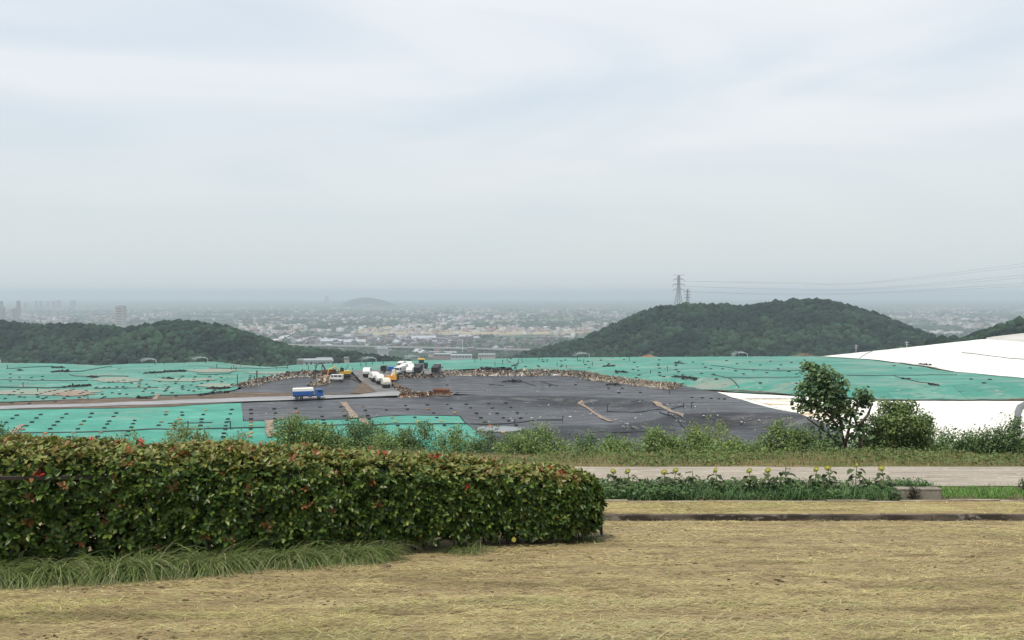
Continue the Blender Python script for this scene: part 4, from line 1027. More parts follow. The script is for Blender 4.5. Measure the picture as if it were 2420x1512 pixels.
for i, (x, y, k, u, v) in enumerate(spots):
    rot = rg.choice([.2, 1.77, -.15, .5]) + rg.uniform(-.1, .1)
    j = int(np.searchsorted([.26, .44, .66, .82, .91, 1.01], k))
    nm, me, lab, cat, grp = KINDS_[j]
    if i < 270:
        o = bpy.data.objects.new(nm, me); COL.objects.link(o); o.location = (x, y, PLAIN); o.rotation_euler = (0, 0, rot)
        s = rg.uniform(.8, 1.25); o.scale = (s, s, s * rg.uniform(.85, 1.2))
        tag(o, lab, cat, grp)
    else:
        w_, d, h = rg.uniform(10, 20), rg.uniform(12, 38), rg.choice([7, 10, 13, 18], p=[.4, .3, .2, .1])
        c_, s_ = math.cos(rot), math.sin(rot)
        b = np.array([(-w_, -d), (w_, -d), (w_, d), (-w_, d)]) / 2
        b = np.stack([b[:, 0] * c_ - b[:, 1] * s_ + x, b[:, 0] * s_ + b[:, 1] * c_ + y], 1)
        far_v.append(np.column_stack([np.vstack([b, b]), [PLAIN] * 4 + [PLAIN + h] * 4])); far_f.append(BOXF + off); off += 8
        far_c.append(np.repeat(WCOL[rg.integers(0, 6)][None] * rg.uniform(.8, 1.1), 8, 0))
tag(np_mesh('far_town', np.vstack(far_v), np.vstack(far_f), M_LITTER, col=np.vstack(far_c)), kind='stuff')
# dark belts of trees between the fields
tp = []
while len(tp) < 15000:
    v = 704 + (846 - 704) * rg.random() ** .8; u = rg.uniform(-60, 2480)
    p = plain(u, v)
    if not visible(u, v - 4) or p.y > 9000: continue
    if 780 < v < 796 and 740 < u < 1480: continue
    f_ = fbm(np.array([p.x / 260]), np.array([p.y / 340]), 91)[0]
    if f_ < .53 and rg.random() > .06 and v < 822: continue
    tp.append((p.x, p.y, PLAIN + 2))
tp = np.array(tp)
rr = rg.lognormal(1.45, .35, len(tp)) * (1 + tp[:, 1] / 9000)
tag(blobs('far_woods', tp, rr, np.array([[.035, .055, .035]]) * rg.uniform(.6, 1.5, (len(tp), 1)), ICO1, .3, .9, 12), kind='stuff')
# open tan field and pale roads on the plain
def flat(name, px, m, dz):
    pts = [plain(*q) for q in px]
    o = MB().add([(p.x, p.y, PLAIN + dz) for p in pts], [tuple(range(len(pts)))]).build(name, m)
    return tag(o, kind='structure')
M_FIELD = mat_layers('tan_field', [((.26, .24, .15), (.004, .01, 1), .4, .6, 1, 5)], .95, .1, base=(.36, .29, .20))
M_FIELDG = mat_layers('green_field', [((.10, .16, .08), (.004, .01, 1), .4, .6, 1, 5)], .95, .1, base=(.14, .20, .10))
flat('field', [(830, 786), (850, 776), (960, 768), (1020, 770), (1150, 776), (1330, 780), (1420, 784), (1300, 790), (1130, 793), (1000, 789), (900, 791)], M_FIELD, .6)
flat('field', [(1000, 769), (1160, 766), (1400, 762), (1440, 766), (1320, 772), (1160, 775)], M_FIELDG, .5)
flat('field', [(1130, 757), (1360, 752), (1440, 754), (1330, 760), (1200, 761)], M_FIELDG, .5)
flat('field', [(420, 742), (560, 737), (640, 739), (560, 746)], M_FIELDG, .5)
flat('field', [(840, 800), (1000, 796), (1150, 802), (1000, 808)], M_FIELDG, .5)
flat('field', [(2120, 776), (2250, 772), (2330, 778), (2240, 786), (2150, 784)], M_FIELDG, .5)
def ribbon(name, px, w_, m, dz):
    pts = [plain(*q) for q in px]; L_, R_ = [], []
    for i, p in enumerate(pts):
        d = (pts[min(i + 1, len(pts) - 1)] - pts[max(i - 1, 0)]); n = Vector((-d.y, d.x, 0)).normalized() * w_ / 2
        L_.append(p + n); R_.append(p - n)
    V = [(p.x, p.y, PLAIN + dz) for p in L_ + R_]; n = len(pts)
    o = MB().add(V, [(i, i + 1, n + i + 1, n + i) for i in range(n - 1)]).build(name, m)
    return tag(o, kind='structure')
M_FROAD = mat('far_road', (.46, .45, .43), .8, .2, vary=.1, scale=.01)
ribbon('road', [(640, 806), (660, 800), (680, 792), (690, 785), (690, 778), (680, 770), (660, 764), (640, 760)], 26, M_FROAD, 1.0)
ribbon('road', [(500, 790), (700, 790), (850, 790), (1000, 790.5), (1200, 794), (1420, 798), (1600, 800)], 16, M_FROAD, 1.2)
ribbon('road', [(600, 751), (900, 753), (1150, 750), (1450, 748)], 22, M_FROAD, 1.1)
ribbon('road', [(2050, 745), (2250, 748), (2500, 746)], 22, M_FROAD, 1.1)
# viaduct: deck with parapets and piers
t = thing('viaduct', 'long pale road viaduct on piers crossing the plain behind the landfill', 'viaduct', plain(960, 829))
A_, B_ = at(660, 815.5, 2640), at(1520, 842, 2300)
A_.z = B_.z = PLAIN + 13
d = (B_ - A_); L = d.length; d.normalize(); nrm = Vector((-d.y, d.x, 0)); base = t.location
def vv(s, o, z): 
    p = A_ + d * s + nrm * o - base; return (p.x, p.y, z - base.z)
mb = MB()
for a0, a1, z0, z1 in ((-8, 8, 12, 14.2), (-8.3, -7.7, 14.2, 15.4), (7.7, 8.3, 14.2, 15.4)):
    z0 += PLAIN; z1 += PLAIN
    mb.add([vv(0, a0, z0), vv(L, a0, z0), vv(L, a1, z0), vv(0, a1, z0), vv(0, a0, z1), vv(L, a0, z1), vv(L, a1, z1), vv(0, a1, z1)], [(3, 2, 1, 0), (4, 5, 6, 7), (0, 1, 5, 4), (1, 2, 6, 5), (2, 3, 7, 6), (3, 0, 4, 7)])
mb.build('deck', M_VIADUCT, t)
for s in np.arange(10, L, 34):
    p = A_ + d * s - base
    MB().tube([(p.x - nrm.x * 4, p.y - nrm.y * 4, PLAIN - 2 - base.z), (p.x - nrm.x * 4, p.y - nrm.y * 4, PLAIN + 12 - base.z)], 1.1, 8).tube([(p.x + nrm.x * 4, p.y + nrm.y * 4, PLAIN - 2 - base.z), (p.x + nrm.x * 4, p.y + nrm.y * 4, PLAIN + 12 - base.z)], 1.1, 8).build('pier', M_BGREY, t)
# towers in the haze
def tower(u, vb, vt, w_, m, label, n=8):
    p = plain(u, vb)
    h = (vb - vt) / F * p.y
    t = thing('tower_block', label, 'tower block', p, rg.uniform(-.2, .2))
    W = w_ / F * p.y
    MB().box((0, 0, h / 2), (W, W * .7, h)).build('wall', m, t)
    MB().box((0, 0, h + 1.5), (W * .5, W * .4, 3)).box((0, 0, h + .4), (W * 1.03, W * .74, .8)).build('roof', M_ROOFGREY, t)
    for k in range(n):
        MB().box((0, -W * .35 - .1, h * (k + .6) / (n + .5)), (W * .8, .2, h / n * .5)).build('window', M_WINDOW, t)
TW = [(2, 757, 712, 9, M_BGREY, 'grey tower cut by the left edge of the picture'), (8, 760, 726, 8, M_BPINK, 'pinkish tower in front of the grey one at the left edge'),
      (29, 757, 730, 7, M_BCREAM, 'cream tower, left one of the joined pair near the left edge'), (37, 757, 728, 6, M_BPINK, 'pale tower, right one of the joined pair near the left edge'),
      (44, 755, 711, 7, M_BPINK, 'tallest slim pinkish tower beside the pale pair'), (286, 776, 723, 20, M_BCREAM, 'broad grey tower standing alone above the wooded hill'),
      (167, 741, 727, 7, M_BCREAM, 'small cream tower at the end of the pale row'), (173, 728, 710, 11, M_BGREY, 'dark bluish tower block above the small cream tower'),
      (86, 729, 712, 5, M_BPINK, 'first faint tower from the left in the hazy row'), (97, 729, 711, 6, M_BPINK, 'second faint tower in the hazy row'), (113, 729, 713, 6, M_BCREAM, 'third faint tower in the hazy row'),
      (127, 729, 712, 6, M_BPINK, 'fourth faint tower in the hazy row'), (139, 729, 710, 8, M_BPINK, 'fifth and broadest faint tower in the hazy row'), (60, 731, 716, 7, M_BGREY, 'faint grey tower between the slim tower and the hazy row'),
      (769, 718.5, 702, 3, M_BPINK, 'left one of twin far towers by the lone hill'), (774.5, 718.5, 699, 4, M_BCREAM, 'right one of twin far towers by the lone hill'),
      (787, 782, 765, 9, M_BPINK, 'pinkish tower block among the town below the lone hill')]
for a in TW: tower(*a)
# a few buildings one can pick out
def block(u, vb, vt, w_, m, mr_, label, y=None, name='building', rz=0.0, floors=3, cat='building'):
    p = plain(u, vb) if y is None else at(u, vb, y)
    h = (vb - vt) / F * p.y; W = w_ / F * p.y
    t = thing(name, label, cat, p, rz)
    MB().box((0, 0, h / 2 - 3), (W, W * .5, h + 6)).build('wall', m, t)
    MB().prism([(-W / 2 - .5, h), (W / 2 + .5, h), (W / 2 - .5, h + .8 + W * .03), (-W / 2 + .5, h + .8 + W * .03)], -W * .25 - .5, W * .25 + .5).build('roof', mr_, t)
    for k in range(floors):
        for s in np.linspace(-.38, .38, 6):
            MB().box((s * W, -W * .25 - .06, h * (k + .55) / floors), (W * .08, .12, h / floors * .5)).build('window', M_WINDOW, t)
block(752, 868, 852.5, 66, M_BWHITE, M_ROOFWHITE, 'long white walled hall just beyond the rim behind the blue truck', 690, 'warehouse', R(8), 1)
block(765, 853, 848.0, 38, M_BGREY, M_ROOFGREY, 'grey roofed shed standing above the long white hall', 760, 'warehouse', R(6), 1)
block(712, 866, 850.5, 18, M_BCREAM, M_ROOFWHITE, 'short cream shed at the left end of the long white hall', 700, 'warehouse', R(-6), 1)
block(819, 850, 845.5, 11, M_BCREAM, M_ROOFWHITE, 'small pale shed among trees right of the white hall', 900, 'warehouse', R(20), 1)
block(905, 836, 825, 24, M_BWHITE, M_ROOFGREY, 'white three storey building in front of the viaduct', 2150, 'office_building', R(10), 3)
block(900, 829, 823.5, 17, M_BCREAM, M_ROOFGREY, 'upper cream wing behind the white three storey building', 2190, 'office_building', R(10), 2)
block(1025, 838, 832, 26, M_BCREAM, M_ROOFWHITE, 'low cream hall beyond the trucks, below the viaduct', 1950, 'warehouse', R(4), 1)
block(1045, 842, 837, 40, M_BPINK, M_ROOFWHITE, 'long low pale shed under the white mast', 1850, 'warehouse', R(-3), 1)
block(1090, 846, 840, 50, M_BWHITE, M_ROOFWHITE, 'wide white shed under the mast just above the rim', 1700, 'warehouse', R(3), 1)
block(1150, 844, 838, 40, M_BCREAM, M_ROOFWHITE, 'cream shed right of the mast beside the wooded hill', 1800, 'warehouse', R(-2), 1)
p = plain(1093, 838); h = 33 / F * p.y
t = thing('mast', 'tall white mast standing below the viaduct', 'mast', p)
MB().tube([(0, 0, 0), (0, 0, h)], [1.1, .7], 8).build('pole', M_TRUCKWHITE, t)
MB().box((0, 0, h), (5, 3, 1.2)).build('lamp_head', M_TRUCKWHITE, t)
p = at(653, 862, 470); 
t = thing('mast', 'thin grey mast behind the rim left of the white hall', 'mast', p + Vector((0, 0, -6)))
MB().tube([(0, 0, 0), (0, 0, 11.5)], [.16, .1], 6).build('pole', M_STEEL, t); MB().box((0, 0, 11.5), (.9, .3, .3)).build('lamp_head', M_STEEL, t)
for (u, v, lab) in ((1115 * 0 + (2400 + 1120 / 2.291) * .69994, 826, 'pale lattice pole at the foot of the right hill'), ((2400 + 1512 / 2.291) * .69994, 818, 'small pale pole above the ridge of the upper white sheet')):
    t = thing('utility_pole', lab, 'pole', at(u, v + 14, 470))
    MB().tube([(0, 0, 0), (0, 0, 6.2)], .14, 6).build('pole', M_TRUCKWHITE, t); MB().box((0, 0, 5.4), (2.2, .2, .2)).box((0, 0, 4.4), (1.6, .2, .2)).build('cross_arm', M_TRUCKWHITE, t)
# ------------------------------------------------------------------ pylons and power lines
def pylon(u, vb, vt, y, label, r):
    p = at(u, vb, y); p.z -= 6
    hgt = (vb - vt) / F * y + 6
    t = thing('transmission_tower', label, 'pylon', p, R(18))
    k = hgt / 50.0
    def half(z):                      # half width of the body at height z (0..50)
        return np.interp(z, [0, 27, 50], [5.6, 1.7, 1.1])
    mb = MB()
    for sx_ in (-1, 1):
        for sy_ in (-1, 1):
            mb.tube([(sx_ * half(z) * k, sy_ * half(z) * k, z * k) for z in (0, 27, 50)], r, 4)
    mb.build('leg_frame', M_STEEL, t)
    mb = MB(); zs = [0, 9, 16, 22, 27, 31, 35, 39, 43, 47, 50]
    for i in range(len(zs) - 1):
        a, b = half(zs[i]), half(zs[i + 1])
        for (p0, p1) in (((-1, -1), (1, -1)), ((1, -1), (1, 1)), ((1, 1), (-1, 1)), ((-1, 1), (-1, -1))):
            mb.tube([(p0[0] * a * k, p0[1] * a * k, zs[i] * k), (p1[0] * b * k, p1[1] * b * k, zs[i + 1] * k)], r * .5, 4, False)
            mb.tube([(p1[0] * a * k, p1[1] * a * k, zs[i] * k), (p0[0] * b * k, p0[1] * b * k, zs[i + 1] * k)], r * .5, 4, False)
    mb.build('lattice', M_STEEL, t)
    tips = []
    for z, L_ in ((28.5, 9), (36, 9.5), (43.5, 8.5)):
        mb = MB()
        for s in (-1, 1):
            tip = (s * L_ * k, 0, (z + .3) * k); h_ = half(z)
            for sy_ in (-1, 1):
                mb.tube([(s * h_ * k, sy_ * h_ * k, z * k), tip], r * .7, 4); mb.tube([(s * h_ * k, sy_ * h_ * k, (z + 2.2) * k), tip], r * .6, 4)
            mb.tube([tip, (s * L_ * k, 0, (z - 2.2) * k)], r * .8, 5)
            tips.append((s, z, Matrix.Rotation(R(18), 4, 'Z') @ Vector((s * L_ * k, 0, (z - 2.2) * k)) + p))
        mb.build('cross_arm', M_STEEL, t)
    MB().tube([(-9 * k, 0, 50.4 * k), (0, 0, 49.6 * k), (9 * k, 0, 50.4 * k)], r * .7, 4).build('earth_wire_arm', M_STEEL, t)
    return tips
tips = pylon(1603, 722, 650, 1285, 'steel lattice pylon with three cross arms on the wooded hill', .30)
pylon(1624, 724, 683, 1950, 'fainter lattice pylon just behind the first, partly hidden', .38)
lev = {28.5: ((1850, 695.5), (2090, 691), (2560, 664), 'lowest'), 36: ((1850, 683), (2060, 682.5), (2560, 640), 'middle'), 43.5: ((1850, 668.5), (2060, 667.5), (2560, 608), 'highest')}
for s, z, q in tips:
    mids = lev[z]
    o_ = -3 if s < 0 else 3
    P_ = [q, at(mids[0][0], mids[0][1] + o_ * .4, 1150), at(mids[1][0], mids[1][1] + o_ * .4, 1060), at(mids[2][0], mids[2][1] + o_ * 1.5, 880)]
    pts = []
    for i in range(30):                                   # smooth curve through the four points
        tt = i / 29 * 3; k = min(2, int(tt)); f_ = tt - k
        a0, a1, a2, a3 = P_[max(k - 1, 0)], P_[k], P_[k + 1], P_[min(k + 2, 3)]
        pts.append(.5 * ((2 * a1) + (a2 - a0) * f_ + (2 * a0 - 5 * a1 + 4 * a2 - a3) * f_ ** 2 + (3 * a1 - a0 - 3 * a2 + a3) * f_ ** 3))
    tag(MB().tube(pts, .065, 4).build('power_line', M_WIRE), '%s power line on the %s side, running right from the pylon' % (mids[3], 'near' if s < 0 else 'far'), 'cable', 'power lines from the pylon')
# ------------------------------------------------------------------ sprinklers throwing fans of water along the rim
def sprinkler(u, v, label, sgn=-1, y=398):
    p = at(u, v, y); p.z = H1(p.x, min(p.y, 399.9))
    t = thing('sprinkler', label, 'sprinkler', p)
    MB().tube([(0, 0, 0), (0, 0, 1.6), (sgn * .7, 0, 2.1)], .1, 6).build('nozzle_pipe', M_TRUCKWHITE, t)
    n = 420; a = RNG.random(n) ** .8; sp_ = RNG.normal(0, 1, (n, 3)) * (.12 + a[:, None] * .55)
    P = np.stack([sgn * (.7 + a * 6.5), a * 0, 2.0 + 2.2 * a - 2.9 * a * a], -1) + sp_ * np.array([1, 1, .8])
    r_ = RNG.uniform(.03, .085, n)
    V0, F0 = np.array([(1, 0, 0), (-1, 0, 0), (0, 1, 0), (0, -1, 0), (0, 0, 1), (0, 0, -1)]), np.array([(0, 2, 4), (2, 1, 4), (1, 3, 4), (3, 0, 4), (2, 0, 5), (1, 2, 5), (3, 1, 5), (0, 3, 5)])
    V = (P[:, None] + V0[None] * r_[:, None, None]).reshape(-1, 3); Fc = (F0[None] + (np.arange(n) * 6)[:, None, None]).reshape(-1, 3)
    tag(np_mesh('water_spray', V, Fc, M_SPRAY, t), kind='stuff')
for a in ((*CB(300, 60), 'sprinkler with white spray on the left rim before the wooded hill'), (*CB(1080, 32), 'sprinkler with white spray on the rim crest left of the masts'),
          (*C6_(560, 150), 'sprinkler with white spray behind the queue of trucks'), (*C6_(1745, 105), 'sprinkler with white spray beside the yellow roof'),
          (*C3_(1050, 560), 'sprinkler with white spray at the foot of the right hill'), (*C5_(280, 705), 'sprinkler with white spray right of the red earth bank'), (*CA(10, 45), 'sprinkler with white spray at the left picture edge')):
    sprinkler(*a)

# ------------------------------------------------------------------ plants
def leaf_mesh(P, D, N, L, W, fold=.18, curl=.15):
    """pentagon pairs: one folded leaf per row of P (base), D (direction), N (upper side)"""
    S = np.cross(D, N); S /= np.linalg.norm(S, axis=1)[:, None] + 1e-9
    L = L[:, None]; W = W[:, None]
    b = P; t = P + D * L - N * L * curl; m = P + D * L * .5 - N * W * fold * .3
    up = N * W * fold
    l1 = P + D * L * .32 + S * W * .46 + up; l2 = P + D * L * .68 + S * W * .42 + up - N * L * curl * .4
    r1 = P + D * L * .32 - S * W * .46 + up; r2 = P + D * L * .68 - S * W * .42 + up - N * L * curl * .4
    V = np.stack([b, m, t, l1, l2, r1, r2], 1).reshape(-1, 3)
    k = np.arange(len(P))[:, None] * 7
    Fc = np.concatenate([k + np.array([[0, 1, 2, 4, 3]]), k + np.array([[0, 5, 6, 2, 1]])])
    return V, Fc
def unit(a): return a / (np.linalg.norm(a, axis=-1, keepdims=True) + 1e-9)
def ribbons(P, dirh, L, lift, droop, W, segs=3, spread=1.0):
    """blades: start at P, lean along dirh, rise and droop"""
    n = len(P); dirh = unit(dirh); side = np.cross(dirh, np.array([0, 0, 1.0])); side = unit(side)
    V = []
    for k in range(segs + 1):
        t = k / segs
        c = P + dirh * (L * spread * t)[:, None] + np.array([0, 0, 1.0]) * (L * (lift * t - droop * t * t))[:, None]
        wv = side * (W * (1 - t ** 1.6) * .5 + W * .04)[:, None]
        V += [c - wv, c + wv]
    V = np.stack(V, 1).reshape(-1, 3); m = 2 * (segs + 1)
    k = np.arange(n)[:, None] * m
    Fc = np.concatenate([k + np.array([[2 * j, 2 * j + 1, 2 * j + 3, 2 * j + 2]]) for j in range(segs)])
    return V, Fc, m
# ---- mown straw on the lawn
def straw(name, n, ylo, yhi, x_fn, pal, lmin, lmax, wid, lift, seed):
    rg = np.random.default_rng(seed)
    y = 1 / (1 / yhi + (1 / ylo - 1 / yhi) * rg.random(n)); x = rg.uniform(-1, 1, n) * x_fn(y)
    d_ = fbm(x * .55, y * 1.7, 41, 4); keep = rg.random(n) < np.clip((d_ - .36) * 4.2, .22, 1)
    x, y = x[keep], y[keep]; n = len(x)
    P = np.stack([x, y, H(x, y) + lumps(x, y) + rg.uniform(.0, .02, n) + .035 * rg.random(n) * (fbm(x * .8, y * 2.4, 47) > .55)], -1)
    ang = rg.normal(0, .42, n) + np.where(rg.random(n) < .5, 0, math.pi) + (fbm(x * .3, y * .5, 43) - .5) * 1.0 + np.where(rg.random(n) < .25, rg.uniform(-1.5, 1.5, n), 0)
    dh = np.stack([np.cos(ang), np.sin(ang), 0 * ang], -1)
    L = rg.uniform(lmin, lmax, n)
    V, Fc, m = ribbons(P, dh, L, lift * rg.uniform(-.3, 1, n), lift * rg.uniform(0, 1.0, n), np.full(n, wid) * rg.uniform(.6, 1.4, n) * (y / 9).clip(.8, 2.0), 2)
    V[:, 2] = np.maximum(V[:, 2], H(V[:, 0], V[:, 1]) + lumps(V[:, 0], V[:, 1]) * 1 + .003)
    g_ = fbm(x * .45, y * 1.1, 45)
    c = pal[rg.integers(0, len(pal), n)] * rg.uniform(.75, 1.2, (n, 1))
    c = np.where(((g_ > .62) & (rg.random(n) < .3))[:, None], c * np.array([.82, 1.0, .72]), c)
    bm_ = sstep((fbm(x * 1.1, y * 3.0, 51, 4) - .50) / .16)[:, None] * (rg.random((n, 1)) < .75)
    c = c * (1 - bm_ * .55) + np.array([.22, .155, .085]) * rg.uniform(.6, 1.3, (n, 1)) * bm_ * .55
    dk = fbm(x * .8, y * 2.6, 49)
    c = c * np.where(dk < .40, .72, 1.0)[:, None]
    return tag(np_mesh(name, V, Fc, M_STRAW, col=np.repeat(c, m, 0)), kind='stuff')
SPAL = np.array([(.56, .48, .22), (.68, .60, .30), (.47, .40, .165), (.53, .46, .19), (.34, .26, .13), (.28, .20, .11), (.42, .40, .20), (.17, .12, .065), (.36, .25, .15)])
straw('mown_grass', 420000, 7.2, KERB_Y - .05, lambda y: .66 * y + 1, SPAL, .035, .15, .0042, .26, 1)
straw('terrace_grass', 26000, KERB_Y + .2, 20.25, lambda y: .66 * y, SPAL * np.array([.92, .98, .85]), .05, .16, .006, .25, 2)
def shade_chips(n, seed):  # dark flecks whose colour stands in for shadow gaps in the straw
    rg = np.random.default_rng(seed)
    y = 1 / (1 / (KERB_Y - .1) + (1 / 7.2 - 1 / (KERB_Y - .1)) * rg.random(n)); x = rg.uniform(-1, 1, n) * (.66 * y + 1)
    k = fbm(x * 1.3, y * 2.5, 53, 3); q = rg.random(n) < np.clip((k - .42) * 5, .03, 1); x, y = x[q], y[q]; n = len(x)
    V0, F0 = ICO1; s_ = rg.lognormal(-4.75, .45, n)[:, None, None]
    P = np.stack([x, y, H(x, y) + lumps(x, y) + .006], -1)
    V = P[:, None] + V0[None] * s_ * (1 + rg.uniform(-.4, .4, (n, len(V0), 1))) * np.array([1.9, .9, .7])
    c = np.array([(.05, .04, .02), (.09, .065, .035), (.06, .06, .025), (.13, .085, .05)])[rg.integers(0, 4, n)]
    tag(np_mesh('painted_shade_flecks', V.reshape(-1, 3), (F0[None] + (np.arange(n) * len(V0))[:, None, None]).reshape(-1, 3), M_STRAW, col=np.repeat(c, len(V0), 0)), kind='stuff')
shade_chips(5200, 55)
# taller tufts of cut grass lying in windrows at the lower right
rg = np.random.default_rng(5)
n = 6000
cx = rg.choice([1.2, 2.6, 3.5, 4.3, 2.0, .6, -1.2], n); x = cx + rg.normal(0, .55, n); y = np.choose(rg.integers(0, 3, n), [8.4, 8.9, 9.9]) + rg.normal(0, .18, n)
P = np.stack([x, y, H(x, y) + lumps(x, y) + rg.uniform(0, .06, n)], -1); a = rg.normal(0, .6, n) + np.where(rg.random(n) < .5, 0, math.pi)
V, Fc, m = ribbons(P, np.stack([np.cos(a), np.sin(a), 0 * a], -1), rg.uniform(.08, .22, n), rg.uniform(-.1, .45, n), rg.uniform(.1, .5, n), np.full(n, .0042), 3)
V[:, 2] = np.maximum(V[:, 2], H(V[:, 0], V[:, 1]) + lumps(V[:, 0], V[:, 1]) + .003)
c = np.array([(.52, .46, .25), (.44, .43, .20), (.30, .37, .15), (.46, .38, .19), (.24, .18, .09), (.58, .52, .30)])[rg.integers(0, 6, n)] * rg.uniform(.7, 1.15, (n, 1))
tag(np_mesh('hay_windrow', V, Fc, M_STRAW, col=np.repeat(c, m, 0)), kind='stuff')

# ---- the clipped hedge
HA = ground(0, 1372); HB = ground(1412, 1284)
hd = (HB - HA); hd.z = 0; hd.normalize(); hn = Vector((-hd.y, hd.x, 0))           # hn points away from the camera
H0 = HA - hd * 4.2; HL = (HB - H0).length
def hedge():
    t = thing('hedge', 'long clipped hedge of glossy dark green leaves with red young shoots', 'hedge', (HA.lerp(HB, .5)))
    L0 = HL + .15
    rg = np.random.default_rng(9)
    n = 62000
    s = rg.uniform(-.1, L0 + .1, n); f_ = s / L0
    hgt = np.interp(f_, [0, .32, .7, 1], [1.78, 1.73, 1.52, 1.10]); dep = np.interp(f_, [0, .32, 1], [1.75, 1.65, 1.15])
    c = rg.uniform(-.1, 1.1, n) * dep; h = rg.uniform(.0, 1.12, n) * hgt
    gx, gy = H0.x + hd.x * s + hn.x * c, H0.y + hd.y * s + hn.y * c
    lump = .27 * (fbm(s * 1.3, h * 1.4 + c * .7, 15, 3) - .5)
    a = (c - dep / 2) / (dep / 2); b = (h - .12 - hgt * .44) / (hgt * .46)
    e = np.clip((s - (L0 - 1.5)) / 1.5, 0, 1.4)
    Fv = (np.abs(a) ** 4 + np.abs(b) ** 4.6 + e ** 3 * .98) ** .22
    Fv = Fv - lump
    low = h < .30 * hgt + .2 * (vnoise(s * 2.2, s * 0, 5) - .5)
    depth = (1 - Fv) * .62
    keep = (depth > -.03) & (rg.random(n) < np.exp(-np.clip(depth, 0, 9) / .14)) & ~((h < .16) & (rg.random(n) < .8)) & ~(low & (rg.random(n) < .25))
    s, c, h, a, b, e, dep, hgt, depth = [q[keep] for q in (s, c, h, a, b, e, dep, hgt, depth)]
    gx, gy = gx[keep], gy[keep]
    gz = H(gx, gy)
    n = len(s)
    na = np.sign(a) * np.abs(a) ** 4 / (dep / 2); nb = np.sign(b) * np.abs(b) ** 5 / (hgt / 2); ne = e ** 3 * 1.4
    N = np.stack([hd.x * ne + hn.x * na, hd.y * ne + hn.y * na, nb], -1)
    N = unit(N + np.array([0, 0, .05]))
    ax = unit(N * .9 + np.array([0, 0, .75]) + rg.normal(0, .38, (n, 3)))
    bx, by = H0.x + hd.x * s, H0.y + hd.y * s
    P = np.stack([gx, gy, H(bx, by) + h], -1)
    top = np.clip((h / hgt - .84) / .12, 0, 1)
    K = 6
    ax_ = np.repeat(ax, K, 0); P_ = np.repeat(P, K, 0); top_ = np.repeat(top, K); nn = n * K
    t1 = unit(np.cross(ax_, np.array([.3, .2, 1.0]))); t2 = np.cross(ax_, t1)
    ph = np.tile(np.arange(K) * 2.399, n) + np.repeat(rg.uniform(0, 6.28, n), K) + rg.normal(0, .2, nn)
    tilt = rg.uniform(.55, 1.35, nn)
    rad = t1 * np.cos(ph)[:, None] + t2 * np.sin(ph)[:, None]
    D = unit(ax_ * np.cos(tilt)[:, None] + rad * np.sin(tilt)[:, None] + np.array([0, 0, -.12]))
    LN = unit(ax_ * np.sin(tilt)[:, None] - rad * np.cos(tilt)[:, None] + rg.normal(0, .22, (nn, 3)))
    LN = unit(LN - D * np.sum(LN * D, 1)[:, None])
    Ll = rg.uniform(.075, .130, nn)
    V, Fc = leaf_mesh(P_ + rad * .008, D, LN, Ll, Ll * rg.uniform(.42, .54, nn))
    # leaf pigments: dark old leaves, olive tops, bronze and red young ones
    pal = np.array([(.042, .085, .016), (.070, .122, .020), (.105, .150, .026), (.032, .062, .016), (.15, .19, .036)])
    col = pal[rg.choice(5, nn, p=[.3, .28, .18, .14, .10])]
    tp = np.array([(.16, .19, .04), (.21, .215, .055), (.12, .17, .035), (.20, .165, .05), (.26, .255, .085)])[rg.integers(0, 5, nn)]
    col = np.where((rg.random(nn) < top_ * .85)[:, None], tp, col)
    bronze = np.repeat(rg.random(n) < .02 + .05 * top, K)
    col = np.where((bronze & (rg.random(nn) < .7))[:, None], np.array([.21, .10, .035]), col)
    red = np.repeat(rg.random(n) < .0006 + .004 * top, K)
    col = np.where((red & (rg.random(nn) < .9))[:, None], np.array([.42, .045, .03]), col)
    col = col * rg.uniform(.75, 1.3, (nn, 1))
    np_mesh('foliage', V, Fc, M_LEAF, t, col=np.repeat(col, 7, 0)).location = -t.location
    # upright red shoots standing out of the top
    m = 28; ss = np.concatenate([rg.uniform(3.6, L0 - .2, m - 8), np.array([5.6, 5.75, 5.95, 6.4, 8.4, 8.55, 9.6, 10.4])])
    for s_ in ss:
        hg = np.interp(s_ / L0, [0, .32, .7, 1], [1.78, 1.73, 1.52, 1.10]); dp = np.interp(s_ / L0, [0, .32, 1], [1.75, 1.65, 1.15])
        c_ = dp * rg.uniform(.3, .95); bx_, by_ = H0.x + hd.x * s_, H0.y + hd.y * s_
        K = int(rg.integers(3, 7))
        P_ = np.array([[bx_ + hn.x * c_, by_ + hn.y * c_, H1(bx_, by_) + hg * rg.uniform(.92, .97)]]) + np.stack([np.zeros(K), np.zeros(K), rg.uniform(0, .10, K)], -1)
        ph = rg.uniform(0, 6.28, K); D = unit(np.stack([np.cos(ph) * .55, np.sin(ph) * .55, rg.uniform(.6, 1.2, K)], -1)); LN = unit(np.stack([-np.cos(ph), -np.sin(ph), .5 + 0 * ph], -1)); LN = unit(LN - D * np.sum(LN * D, 1)[:, None])
        Ll = rg.uniform(.07, .12, K)
        V, Fc = leaf_mesh(P_, D, LN, Ll, Ll * .45)
        col = np.array([(.44, .05, .035), (.36, .07, .04), (.28, .10, .05), (.46, .09, .06)])[rg.integers(0, 4)] * rg.uniform(.8, 1.2, (K, 1))
        np_mesh('young_shoot', V, Fc, M_LEAF, t, col=np.repeat(col, 7, 0)).location = -t.location
    # stems inside
    mb = MB()
